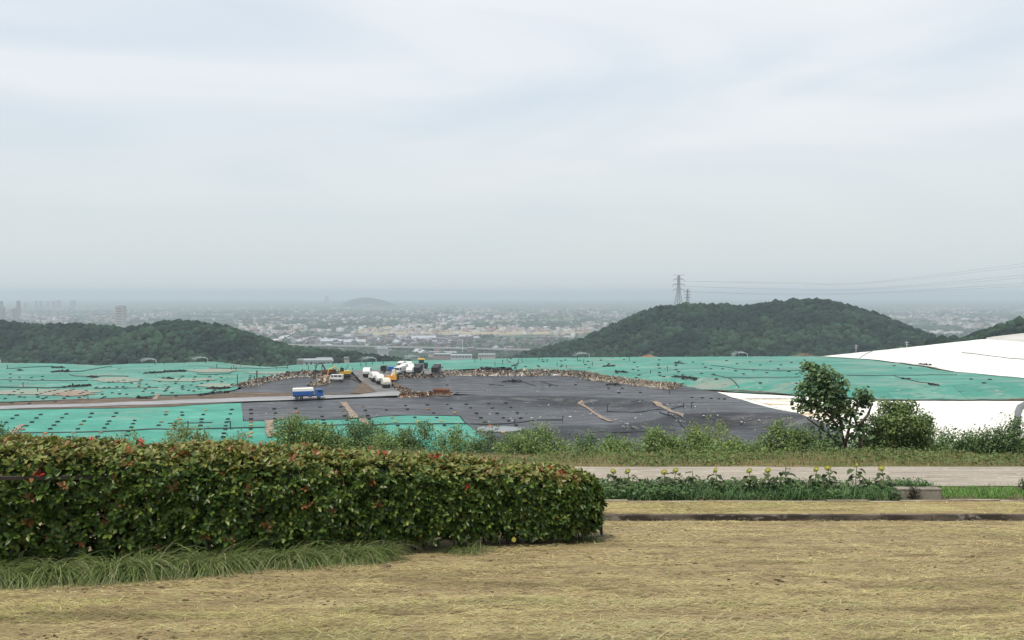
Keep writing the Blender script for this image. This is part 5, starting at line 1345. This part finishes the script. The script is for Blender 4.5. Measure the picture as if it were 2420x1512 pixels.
    for k in range(150):
        s_ = random.uniform(0, HL); c_ = random.uniform(.25, .9)
        p = H0 + hd * s_ + hn * c_; z0 = H1(p.x, p.y)
        q = Vector((p.x + random.uniform(-.25, .25), p.y + random.uniform(-.25, .25), z0 + .75))
        r_ = Vector((q.x + random.uniform(-.2, .2), q.y + random.uniform(-.2, .2), z0 + 1.05))
        mb.tube([(p.x, p.y, z0 - .05), tuple(p.lerp(q, .5) + Vector((random.uniform(-.05, .05), 0, (z0 + .35) - p.lerp(q, .5).z)))[:3], tuple(q), tuple(r_)], [.014, .011, .008, .005], 5)
    mb.build('stems', M_BARK, t).location = -t.location
hedge()
# dark rail inside the hedge and the post at its end
a, b = at(-60, 1133, 11.1), at(255, 1131, 11.95)
t = thing('hedge_rail', 'dark flat timber rail showing in the hedge front at the left', 'rail', (a + b) / 2)
MB().add([(q - (a + b) / 2)[:] for q in (a + hn * .05 + Vector((0, 0, -.022)), b + hn * .05 + Vector((0, 0, -.022)), b + hn * .09 + Vector((0, 0, -.022)), a + hn * .09 + Vector((0, 0, -.022)),
          a + hn * .05 + Vector((0, 0, .022)), b + hn * .05 + Vector((0, 0, .03)), b + hn * .09 + Vector((0, 0, .03)), a + hn * .09 + Vector((0, 0, .03)))],
         [(3, 2, 1, 0), (4, 5, 6, 7), (0, 1, 5, 4), (1, 2, 6, 5), (2, 3, 7, 6), (3, 0, 4, 7)]).build('board', M_WOOD, t)
g = ground(1421, 1268)
o = MB().tube([(0, 0, -.1), (0, 0, .02)], .045, 8).tube([(0, 0, 0), (-.02, 0, .62)], .026, 8).build('hedge_post', M_POST)
o.location = g; tag(o, 'thin black metal post under the right end of the hedge', 'post')
# ---- border grass along the hedge foot
def tuft(P0, n, L, W, seed, pal, bias=(0, 0), rad=.12):
    rg = np.random.default_rng(seed)
    P = np.array(P0)[None] + np.stack([rg.normal(0, rad, n), rg.normal(0, rad, n), 0 * rg.random(n)], -1)
    P[:, 2] = H(P[:, 0], P[:, 1]) + .0
    a = rg.uniform(0, 6.28, n); dh = np.stack([np.cos(a) + bias[0], np.sin(a) + bias[1], 0 * a], -1)
    Lr = rg.uniform(.6, 1.1, n) * L; sp_ = 1.0
    V, Fc, m = ribbons(P, dh, Lr, rg.uniform(.75, 1.15, n), rg.uniform(.85, 1.45, n), np.full(n, W) * rg.uniform(.7, 1.3, n), 6, .85)
    c = pal[rg.integers(0, len(pal), n)] * rg.uniform(.7, 1.25, (n, 1))
    return V, Fc, np.repeat(c, m, 0)
GPAL = np.array([(.10, .155, .035), (.145, .20, .05), (.20, .24, .085), (.06, .105, .03), (.30, .31, .16)])
Vs, Fs, Cs, off = [], [], [], 0
k = 0
for s in np.arange(0, 10.2, .33):
    p = H0 + hd * s - hn * (.20 + random.uniform(-.08, .12))
    u_ = 1209 + F * p.x / p.y
    dens = 1.0 if u_ < 880 else .22
    if 150 < u_ < 215 or 600 < u_ < 640: dens *= .2
    if random.random() > dens: continue
    V, Fc, c = tuft((p.x, p.y, 0), 420, random.uniform(.80, 1.15), .0095, 100 + k, GPAL, (-hn.x * .55, -hn.y * .55), .085)
    Vs.append(V); Fs.append(Fc + off); Cs.append(c); off += len(V); k += 1
tag(np_mesh('border_grass', np.vstack(Vs), np.vstack(Fs), M_SOFTLEAF, col=np.vstack(Cs)), kind='stuff')
for i, (u, v, n, L, lab) in enumerate(((1400, 1280, 420, .36, 'low dark grass tuft at the right end of the hedge beside the post'), (1108, 1306, 260, .52, 'pale green grass tuft under the middle right of the hedge'),
                                       (845, 1330, 420, .66, 'thick arching grass tuft closing the border under the hedge'))):
    p = ground(u, v); p = p + hn * .12
    V, Fc, c = tuft((p.x, p.y, 0), n, L, .0065, 300 + i, GPAL, (-hn.x * .4, -hn.y * .4), .16)
    tag(np_mesh('grass_tuft', V, Fc, M_SOFTLEAF, col=c), lab, 'grass tuft')
# clods lying on the lawn
for i, (u, v, s_, lab) in enumerate(((911, 1343, .05, 'dark brown clod lying on the lawn below the hedge'), (2195, 1302, .03, 'small dark clod lying on the right of the lawn'))):
    p = ground(u, v); V0, F0 = ICO2; r_ = np.random.default_rng(i)
    o = np_mesh('clod', V0 * s_ * (1 + r_.uniform(-.25, .25, (len(V0), 1))) * np.array([1.5, 1, .8]), F0, M_SOIL, smooth=True); o.location = p + Vector((0, 0, s_ * .5)); tag(o, lab, 'clod')
# yellow leaf hanging under the hedge
p = at(1213, 1275, ground(1213, 1300).y - .06)
V, Fc = leaf_mesh(np.array([[0, 0, .05]]), np.array([[.1, 0, -1.0]]), np.array([[0, -1.0, 0]]), np.array([.10]), np.array([.08]))
o = np_mesh('yellow_leaf', V, Fc, M_SOFTLEAF, col=np.tile([.62, .56, .12], (7, 1))); o.location = p; tag(o, 'single pale yellow leaf hanging under the hedge', 'leaf')

# ---- flower bed: rank green growth, sunflowers, a concrete block
def weeds(name, n, xs, ys, L, W, pal, lift, seed, droop=.5, zfn=None, lean=(0, 0)):
    rg = np.random.default_rng(seed)
    x = rg.uniform(*xs, n); y = rg.uniform(*ys, n)
    if zfn is not None:
        k = rg.random(n) < zfn(x, y); x, y = x[k], y[k]; n = len(x)
    P = np.stack([x, y, H(x, y) + .0], -1); a = rg.uniform(0, 6.28, n)
    Lr = L * rg.uniform(.5, 1.15, n) * (.6 + .8 * fbm(x * 1.2, y * 1.2, seed))
    V, Fc, m = ribbons(P, np.stack([np.cos(a) + lean[0], np.sin(a) + lean[1], 0 * a], -1), Lr, lift * rg.uniform(.7, 1.2, n), droop * rg.uniform(.3, 1.2, n), np.full(n, W) * rg.uniform(.6, 1.4, n), 3, .6)
    c = pal[rg.integers(0, len(pal), n)] * rg.uniform(.7, 1.25, (n, 1))
    k = fbm(x * .5, y * .8, seed + 5)
    c = c * (.75 + .55 * k)[:, None]
    return tag(np_mesh(name, V, Fc, M_SOFTLEAF, col=np.repeat(c, m, 0)), kind='stuff')
BX0 = ground(1425, 1175).x; BX1 = ground(2122, 1180).x; BX2 = ground(2222, 1178).x
BPAL = np.array([(.055, .12, .035), (.075, .155, .045), (.045, .10, .035), (.12, .20, .07)])
weeds('bed_grass', 8000, (BX0 - 3.5, BX1 + .05), (20.5, 22.0), .34, .017, BPAL, 1.05, 61, .55, lean=(.35, 0))
weeds('bed_grass', 1500, (BX1, BX1 + 1.3), (21.5, 22.1), .34, .016, BPAL, 1.0, 62, .5, lean=(.3, 0))
weeds('short_grass', 3800, (BX2, 15), (20.75, 22.0), .17, .013, np.array([(.10, .22, .035), (.08, .18, .035), (.13, .25, .05)]), 1.0, 63, .4)
rg = np.random.default_rng(64)
n = 9000; x = rg.uniform(BX0 - 3, BX1 + 1.2, n); y = rg.uniform(20.5, 22.0, n); k = fbm(x * .9, y * 1.2, 65); kk = (rg.random(n) < np.clip((k - .36) * 4, .1, 1)) & ((x < BX1) | (y > 21.4)); x, y, k = x[kk], y[kk], k[kk]; n = len(x)
P = np.stack([x, y, H(x, y) + rg.random(n) ** .7 * .30 * np.clip(k * 1.8, .4, 1)], -1); D = unit(rg.normal(0, 1, (n, 3)) * np.array([1, 1, .4])); N = unit(np.array([0, -.2, 1.]) + rg.normal(0, .4, (n, 3))); N = unit(N - D * np.sum(N * D, 1)[:, None]); L = rg.uniform(.05, .13, n)
V, Fc = leaf_mesh(P, D, N, L, L * .55)
c = np.array([(.06, .125, .035), (.08, .15, .045), (.05, .10, .035), (.11, .18, .06)])[rg.integers(0, 4, n)] * rg.uniform(.7, 1.25, (n, 1))
tag(np_mesh('bed_foliage', V, Fc, M_SOFTLEAF, col=np.repeat(c, 7, 0)), kind='stuff')
c0, c1 = ground(2121, 1181), ground(2221, 1180)
t = thing('concrete_block', 'low grey concrete wall block at the end of the flower bed', 'concrete block', ((c0.x + c1.x) / 2, c0.y + .12, H1(0, c0.y)))
wd = c1.x - c0.x
MB().box((0, 0, .11), (wd, .24, .26)).build('body', M_CONC, t)
MB().box((0, 0, .255), (wd + .02, .26, .03)).build('cap', M_CONC, t)
def bush(name, label, loc, crown, n, leaf, pal, seed, group=None, stems=5, cat='shrub', density=.55, mat_=None, bark=M_BARK, aspect=.5, spread=.6):
    """crown: list of (x, y, z, rx, ry, rz) puffs relative to loc; leaves fill their outer volume; stems grow into them"""
    rg = np.random.default_rng(seed)
    t = thing(name, label, cat, loc, 0, group)
    vol = np.array([c[3] * c[4] * c[5] for c in crown]) ** .67; pk = rg.choice(len(crown), n, p=vol / vol.sum())
    C = np.array(crown)[pk]
    d = unit(rg.normal(size=(n, 3)))
    r_ = rg.random(n) ** density
    lump = 1 + .35 * (np.sin(d[:, 0] * 5 + pk * 2.1) * np.sin(d[:, 1] * 4.3 + pk) * np.sin(d[:, 2] * 5.1 + pk * 1.3))
    P = C[:, :3] + d * (r_ * lump)[:, None] * C[:, 3:]
    # sprigs: leaves come in little groups
    k = rg.integers(0, max(1, n // 7), n); off_ = rg.normal(0, leaf * .9, (n, 3))
    P = P[k] + off_
    d2 = d[k]
    D = unit(d2 * .5 + rg.normal(0, .6, (n, 3)) + np.array([0, 0, -.1])); N = unit(np.array([0, 0, 1.0]) + rg.normal(0, .55, (n, 3)) + d2 * .4); N = unit(N - D * np.sum(N * D, 1)[:, None])
    L = leaf * rg.uniform(.6, 1.3, n)
    V, Fc = leaf_mesh(P, D, N, L, L * aspect * rg.uniform(.8, 1.2, n))
    tone = pal[rg.integers(0, len(pal), n)][k] * rg.uniform(.75, 1.3, (n, 1))
    np_mesh('crown', V, Fc, mat_ or M_SOFTLEAF, t, col=np.repeat(tone, 7, 0))
    mb = MB()
    for j in range(stems):
        c = crown[j % len(crown)]
        b = Vector((rg.uniform(-.1, .1) * spread, rg.uniform(-.1, .1), -.15)); e = Vector(c[:3]) + Vector((rg.uniform(-.4, .4) * c[3], rg.uniform(-.4, .4) * c[4], rg.uniform(-.1, .5) * c[5]))
        m_ = b.lerp(e, .5) + Vector((rg.uniform(-.1, .1), rg.uniform(-.1, .1), .08)) * e.length
        R0 = .022 * e.length + .008
        mb.tube([b, b.lerp(m_, .5), m_, m_.lerp(e, .6), e], [R0, R0 * .85, R0 * .65, R0 * .4, R0 * .15], 6)
        for q in range(4):
            e2 = e + Vector((rg.uniform(-.8, .8) * c[3], rg.uniform(-.8, .8) * c[4], rg.uniform(-.3, .8) * c[5])); mb.tube([m_.lerp(e, rg.uniform(.2, .9)), e2], [R0 * .35, R0 * .1], 4)
    mb.build('trunk', bark, t, True)
    return t
p = ground(2156, 1182)
bush('weed_clump', 'dark brownish weed clump in front of the concrete block', p + Vector((0, -.05, 0)), [(0, 0, .12, .10, .08, .12), (.0, 0, .24, .12, .08, .08)], 260, .05, np.array([(.05, .045, .03), (.035, .04, .02), (.07, .06, .035)]), 71, cat='weed', stems=4)
p = at(2417, 1160, 21.6); p.z = H1(p.x, p.y)
bush('weed_clump', 'dark weed at the right picture edge by the road', p, [(0, 0, .22, .09, .08, .14)], 140, .05, np.array([(.04, .06, .025), (.06, .07, .03)]), 72, cat='weed', stems=3)
# sunflowers
def sunflower(label, loc, h, nleaf, flower, rz, seed):
    rg = np.random.default_rng(seed)
    t = thing('sunflower', label, 'sunflower', loc, rz, 'sunflowers in the bed by the road')
    bend = rg.uniform(-.08, .08)
    pts = [Vector((bend * (z / h) ** 2, .02 * math.sin(z * 5), z)) for z in np.linspace(0, h, 6)]
    MB().tube(pts, [.014, .013, .012, .011, .010, .009], 6).build('stem', M_STEM, t)
    for k in range(nleaf):
        z = h * (.45 + .5 * k / nleaf); a = k * 2.4 + rg.uniform(-.4, .4); q = Vector((bend * (z / h) ** 2, 0, z))
        D = np.array([[math.cos(a), math.sin(a), rg.uniform(-.6, .25)]]); N = np.array([[0, 0, 1.0]]); D = unit(D); N = unit(N - D * np.sum(N * D, 1)[:, None])
        Lf = np.array([rg.uniform(.15, .24)])
        V, Fc = leaf_mesh(np.array([q[:]]) + D * .05, D, N, Lf, Lf * .9, .15, .35)
        c = np.array([(.06, .085, .03), (.075, .10, .035), (.05, .065, .03)])[rg.integers(0, 3)]
        np_mesh('leaf', V, Fc, M_SOFTLEAF, t, col=np.tile(c, (7, 1)))
    if flower:
        c = pts[-1]; fn_ = Vector((rg.uniform(-.5, .5), rg.uniform(.7, 1.1), .35)).normalized()
        a1 = fn_.cross(Vector((1, 0, 0))).normalized(); a2 = fn_.cross(a1)
        hd_ = MB().tube([c - fn_ * .02, c + fn_ * .03], [.03, .05], 10).build('flower_head', M_SEPAL, t)
        n = 18; ang = np.arange(n) * 2 * math.pi / n
        rad = np.array([(a1 * math.cos(x) + a2 * math.sin(x))[:] for x in ang]); P = np.array([c[:]]) + rad * .05 + np.array([(fn_ * .02)[:]])
        V, Fc = leaf_mesh(P, unit(rad + np.array([fn_[:]]) * .25), unit(np.array([fn_[:]]) - rad * .25), np.full(n, .040), np.full(n, .026))
        np_mesh('petals', V, Fc, M_PETAL, hd_)
SF = [(1452, .50, 5, 1, 'sunflower half hidden at the right end of the hedge'), (1464, .46, 4, 0, 'leafy sunflower stem without bloom next to the hedge end'), (1487, .52, 4, 1, 'drooping sunflower with a bright bloom, first clear of the hedge'),
      (1522, .36, 3, 0, 'very short sunflower plant without bloom'), (1572, .54, 5, 1, 'left one of two sunflowers growing close together'), (1592, .54, 5, 1, 'right one of two sunflowers growing close together'),
      (1640, .58, 4, 0, 'sunflower with large side leaves and no open bloom'), (1695, .58, 5, 1, 'thin sunflower standing alone left of the bed middle'), (1770, .56, 5, 1, 'wide sunflower with hanging leaves in the bed middle'),
      (1817, .58, 5, 1, 'sunflower with a yellow bloom leaning right, right of the bed middle'), (1856, .66, 6, 0, 'second tallest sunflower with big upper leaves'), (1893, .38, 2, 0, 'tiny sunflower seedling between taller plants'),
      (1926, .62, 5, 1, 'left one of the bright yellow pair of sunflowers'), (1962, .62, 6, 1, 'right one of the bright yellow pair of sunflowers'), (2023, .74, 8, 1, 'tallest and leafiest sunflower in the bed'),
      (2052, .36, 2, 0, 'tiny drooping plant right of the tallest sunflower'), (2090, .60, 5, 1, 'last sunflower before the concrete block, with a yellow bloom')]
for i, (u, h, nl, fl, lab) in enumerate(SF):
    nl = nl + 3
    p = at(u, 1160, 21.3 + random.uniform(-.15, .3)); p.z = H1(p.x, p.y)
    sunflower(lab, p, h * 1.02, nl, fl, random.uniform(-.6, .6), 400 + i)

# ---- verge: weeds and rough grass beyond the road
VPAL = np.array([(.12, .15, .045), (.15, .15, .055), (.17, .14, .065), (.20, .155, .08), (.10, .14, .04), (.16, .19, .06), (.24, .19, .10)])
weeds('verge_weeds', 42000, (-24, 27), (25.7, 39), .24, .016, VPAL, 1.0, 81, .45, zfn=lambda x, y: np.clip(.15 + (y - 25.6) / 5, 0, 1), lean=(.2, 0))
rg = np.random.default_rng(83)
n = 70000; x = rg.uniform(-24, 27, n); y = rg.uniform(26.6, 41, n); k = fbm(x * .45, y * .6, 85); keep = rg.random(n) < np.clip((k - .40 + (y - 30) * .012) * 4, .03, 1); x, y, k = x[keep], y[keep], k[keep]; n = len(x)
P = np.stack([x, y, H(x, y) + rg.random(n) ** 1.4 * (.35 + .25 * sstep((y - 30) / 5)) * np.clip(k * 2 - .6, .1, 1)], -1)
D = unit(rg.normal(0, 1, (n, 3)) * np.array([1, 1, .5])); N = unit(np.array([0, 0, 1.]) + rg.normal(0, .5, (n, 3))); N = unit(N - D * np.sum(N * D, 1)[:, None]); L = rg.uniform(.06, .15, n)
V, Fc = leaf_mesh(P, D, N, L, L * .5)
c = np.array([(.11, .17, .045), (.09, .145, .04), (.15, .20, .06), (.18, .14, .065)])[rg.choice(4, n, p=[.35, .3, .25, .1])] * rg.uniform(.7, 1.25, (n, 1))
tag(np_mesh('undergrowth', V, Fc, M_SOFTLEAF, col=np.repeat(c, 7, 0)), kind='stuff')

# ---- shrubs on the slope beyond the road
G1 = 1.14 * np.array([(.15, .225, .065), (.125, .195, .055), (.18, .25, .075), (.09, .155, .05), (.22, .28, .10)])     # fresh green
G2 = 1.14 * np.array([(.085, .145, .05), (.11, .175, .06), (.065, .115, .045), (.14, .20, .075)])                      # darker
G3 = 1.14 * np.array([(.19, .235, .08), (.15, .20, .07), (.24, .285, .11), (.12, .165, .06)])                          # yellowish
SH = [  # u, top v, base v, half width px, depth, palette, n, label
    (8, 1012, 1120, 34, 45, G2, 2200, 'green bush cut by the left picture edge above the hedge'),
    (318, 1030, 1120, 30, 45, G3, 900, 'thin sparse bush showing just above the hedge'),
    (432, 1012, 1125, 46, 44, G3, 3600, 'rounded yellow green bush above the hedge'),
    (485, 1038, 1125, 30, 45, G3, 1300, 'small pale bush at the foot of the rounded yellow green bush'),
    (562, 1028, 1125, 32, 46, G3, 1300, 'wispy pale green bush between the bare twigs and the rounded bush'),
    (706, 990, 1130, 46, 43, G1, 5200, 'tall dense bush against the green netting, tallest of the row'),
    (768, 1018, 1130, 40, 44, G1, 3600, 'round bush touching the right of the tall dense bush'),
    (848, 1004, 1130, 56, 45, G2, 5200, 'broad spreading bush in the middle of the row'),
    (908, 1022, 1130, 42, 44, G1, 3200, 'low leafy bush right of the broad spreading one'),
    (992, 1006, 1130, 46, 45, G2, 3800, 'open branched bush with netting showing through'),
    (1076, 1020, 1130, 38, 46, G1, 3000, 'upright bush at the right end of the green netting'),
    (1128, 1042, 1125, 22, 44, G2, 1300, 'narrow dark bush next to the upright one'),
    (1162, 1024, 1125, 32, 47, G2, 2400, 'dark bush against the puddle'),
    (1218, 1036, 1125, 42, 44, G1, 3200, 'light green bush in front of the puddle end'),
    (1288, 1016, 1125, 52, 45, G1, 4200, 'tall feathery bush in front of the black liner'),
    (1405, 1034, 1120, 46, 47, G2, 2600, 'greyish bush before the thick black pipe'),
    (1452, 1046, 1115, 46, 41, G1, 3400, 'bright bush low at the verge between two greyer ones'),
    (1552, 1020, 1115, 46, 44, G1, 4000, 'rounded bush before the front bench of the liner'),
    (1632, 1020, 1115, 46, 44, G1, 3800, 'broad bush joined to a paler one behind'),
    (1690, 1008, 1110, 40, 47, G3, 2600, 'pale bush rising behind the reedy clump'),
    (1745, 1046, 1110, 62, 40, G1, 5200, 'wide reedy bright green clump left of the gap'),
    (1846, 1006, 1105, 36, 43, G1, 3600, 'upright leafy bush left of the tall leaning tree'),
    (1892, 1028, 1105, 50, 43, G2, 3200, 'loose bush filling in beneath the tall leaning tree'),
    (1985, 1040, 1100, 62, 39, G2, 3000, 'low dark bush around the foot of the tall leaning tree'),
    (2060, 1038, 1100, 44, 39.5, G1, 2400, 'low green bush between the leaning tree and the round tree'),
    (2196, 1040, 1100, 36, 42, G2, 2200, 'small bush right of the round tree'),
    (2252, 1022, 1100, 50, 43, G2, 3600, 'dark rounded bush in front of the white sheet'),
    (2328, 1024, 1100, 44, 43, G2, 3200, 'grey green bush between two darker ones at the right'),
    (2388, 998, 1100, 44, 42, G2, 4200, 'tall dark bush at the right edge before the curved pipe')]
for i, (u, vt, vb, hw, y, pal, n, lab) in enumerate(SH):
    p = at(u, vb, y); top = at(u, vt, y).z; p.z = H1(p.x, p.y) - .2
    hgt = (top - p.z) * 1.10; w_ = hw * 1.32 / F * y
    rg = np.random.default_rng(500 + i)
    cr = [(0, 0, hgt * .55, w_ * .95, w_ * .8, hgt * .40)]
    for k in range(6):
        a = rg.uniform(0, 6.28); q = rg.uniform(.35, .62)
        cr.append((math.cos(a) * w_ * .75, math.sin(a) * w_ * .6, hgt * rg.uniform(.35, .78), w_ * q, w_ * q * .8, hgt * q * .40))
    cr.append((0, 0, hgt * .30, w_ * 1.35, w_ * .9, hgt * .30))
    cr.append((rg.uniform(-.25, .25) * w_, 0, hgt * .86, w_ * .34, w_ * .32, hgt * .14))
    bush('bush', lab, p, cr, int(n * 3.0), .12, pal, 600 + i, 'bushes on the slope beyond the road', 6)
# bare twigs between the bushes
p = at(648, 1110, 43); p.z = H1(p.x, p.y); t = thing('bare_shrub', 'leafless dark twigs left of the tall dense bush', 'shrub', p)
mb = MB(); hgt = at(648, 1036, 43).z - p.z
for k in range(16):
    e = Vector((random.uniform(-.75, .75), random.uniform(-.3, .3), hgt * random.uniform(.6, 1.0))); m_ = e * .5 + Vector((random.uniform(-.1, .1), 0, .1))
    mb.tube([(random.uniform(-.05, .05), 0, 0), m_, e], [.02, .013, .004], 5)
    for q in range(3): mb.tube([m_.lerp(e, random.random()), e + Vector((random.uniform(-.3, .3), random.uniform(-.2, .2), random.uniform(-.2, .15)))], [.008, .003], 4)
mb.build('twigs', M_BARK, t)
# the tall tree bent by the wind
def tpx(u, v, y0=36.5): return at(u, v, y0)
p = tpx(2008, 1082); p.z = H1(p.x, p.y) - .1
t = thing('leaning_tree', 'tall wind bent tree with big dark leaves streaming left', 'tree', p)
rel = lambda u, v, dy=0: (at(u, v, 36.5 + dy) - p)
mb = MB()
limbs = [[(2008, 1084), (1990, 1058), (1962, 1030), (1930, 1005), (1908, 990)], [(2008, 1084), (1996, 1052), (1988, 1020), (1983, 985), (1975, 950), (1960, 915), (1935, 875), (1915, 858)],
         [(2040, 1082), (2035, 1050), (2026, 1010), (2018, 985), (2030, 950), (2042, 925), (2046, 918)], [(1996, 1052), (2005, 1015), (2010, 985), (2008, 955)], [(1988, 1020), (1965, 990), (1940, 965), (1900, 945)],
         [(1983, 985), (1960, 960), (1930, 935), (1900, 925)], [(2018, 985), (2000, 950), (1985, 925), (1955, 895)], [(2026, 1010), (2050, 980), (2058, 960)]]
for L_ in limbs:
    n = len(L_); pts = [rel(u, v, .25 * math.sin(i * 1.7 + L_[-1][0])) for i, (u, v) in enumerate(L_)]
    mb.tube(pts, [.062 * (1 - i / n) ** .8 + .010 for i in range(n)], 7)
mb.build('trunk', M_BARK, t, True)
cl_ = [(1915, 866, 22, 13, 1), (1940, 885, 42, 24, 1), (1955, 905, 48, 26, 1), (1930, 925, 46, 20, 1), (1960, 938, 40, 24, 1), (1905, 908, 18, 13, .8), (1900, 945, 28, 12, .8), (1925, 960, 36, 14, .7), (1900, 965, 22, 9, .6),
       (2040, 930, 22, 16, 1), (2050, 945, 18, 18, .9), (2028, 955, 24, 16, .6), (1985, 960, 34, 22, .9), (1955, 975, 40, 18, .5), (2000, 990, 34, 26, .45), (2030, 985, 22, 22, .35), (1970, 1005, 28, 16, .25), (2045, 1010, 20, 14, .3), (1985, 935, 24, 22, .9), (1935, 990, 26, 9, .3), (1960, 1020, 40, 18, .22), (2000, 1025, 30, 24, .25), (2035, 1030, 26, 26, .25), (1925, 1010, 24, 12, .15), (1990, 1050, 40, 16, .2)]
Ps, Ns, Cc = [], [], []
rg = np.random.default_rng(77)
TP = np.array([(.075, .135, .055), (.095, .165, .065), (.125, .195, .08), (.055, .10, .045)])
for (u, v, a, b, dens) in cl_:
    m = int(a * b * dens * .27)
    d = unit(rg.normal(size=(m, 3))); r_ = rg.random(m) ** .5
    c = rel(u, v, rg.uniform(-.3, .3)); k = 36.5 / F
    q = np.array(c[:]) + d * r_[:, None] * np.array([a * k * 1.12, a * k, b * k * 1.05])
    Ps.append(q)
    low = (v > 950)
    cc = np.array([(.13, .175, .065), (.11, .155, .055), (.16, .20, .08), (.09, .13, .05)]) if (low and u < 2010 and v < 990) else TP
    Cc.append(cc[rg.integers(0, 4, m)] * rg.uniform(.7, 1.35, (m, 1)))
P = np.vstack(Ps); c = np.vstack(Cc); n = len(P)
D = unit(np.array([-.9, 0, -.1]) + rg.normal(0, .55, (n, 3))); N = unit(np.array([-.1, -.35, 1.0]) + rg.normal(0, .5, (n, 3))); N = unit(N - D * np.sum(N * D, 1)[:, None])
L = rg.uniform(.12, .22, n)
V, Fc = leaf_mesh(P, D, N, L, L * rg.uniform(.7, .9, n), .2, .25)
np_mesh('crown', V, Fc, M_SOFTLEAF, t, col=np.repeat(c, 7, 0))
# the round dense tree beside it
p = at(2128, 1078, 37.5); p.z = H1(p.x, p.y) - .1
k = 37.5 / F
cr = []
for (u, v, a, b) in ((2120, 985, 52, 26), (2150, 1000, 46, 30), (2090, 1000, 36, 24), (2170, 1025, 34, 30), (2100, 1030, 40, 26), (2140, 1040, 44, 26), (2085, 1048, 26, 18), (2180, 1050, 26, 18), (2130, 965, 36, 14), (2172, 990, 24, 20), (2110, 1062, 36, 14), (2190, 1015, 16, 12), (2065, 1020, 20, 14), (2098, 960, 20, 12), (2152, 956, 16, 8), (2196, 1062, 20, 14), (2058, 992, 22, 16), (2050, 1015, 20, 18), (2062, 1045, 26, 20), (2040, 1050, 20, 14)):
    q = at(u, v, 37.5) - p; cr.append((q.x, random.uniform(-.4, .4), q.z, a * k * .80, a * k * .8, b * k * .78))
G4 = np.array([(.10, .165, .05), (.13, .20, .06), (.075, .135, .045), (.16, .23, .075), (.20, .265, .095)])
bush('round_tree', 'round dense green tree right of the tall leaning tree', p, cr, 13000, .125, G4, 88, cat='tree', stems=9, density=.5, spread=3.0)

# ------------------------------------------------------------------ haze: one closed box of even pale air
mh = bpy.data.materials.new('haze'); mh.use_nodes = True
th = mh.node_tree; th.nodes.clear()
vo = th.nodes.new('ShaderNodeVolumePrincipled')
vo.inputs['Color'].default_value = (.77, .89, .97, 1)
vo.inputs['Density'].default_value = 1.3e-4
vo.inputs['Anisotropy'].default_value = 0.1
ho = th.nodes.new('ShaderNodeOutputMaterial'); th.links.new(vo.outputs[0], ho.inputs['Volume'])
o = MB().box((0, 12990, -65), (56000, 26080, 260)).build('haze', mh)
tag(o, kind='stuff')
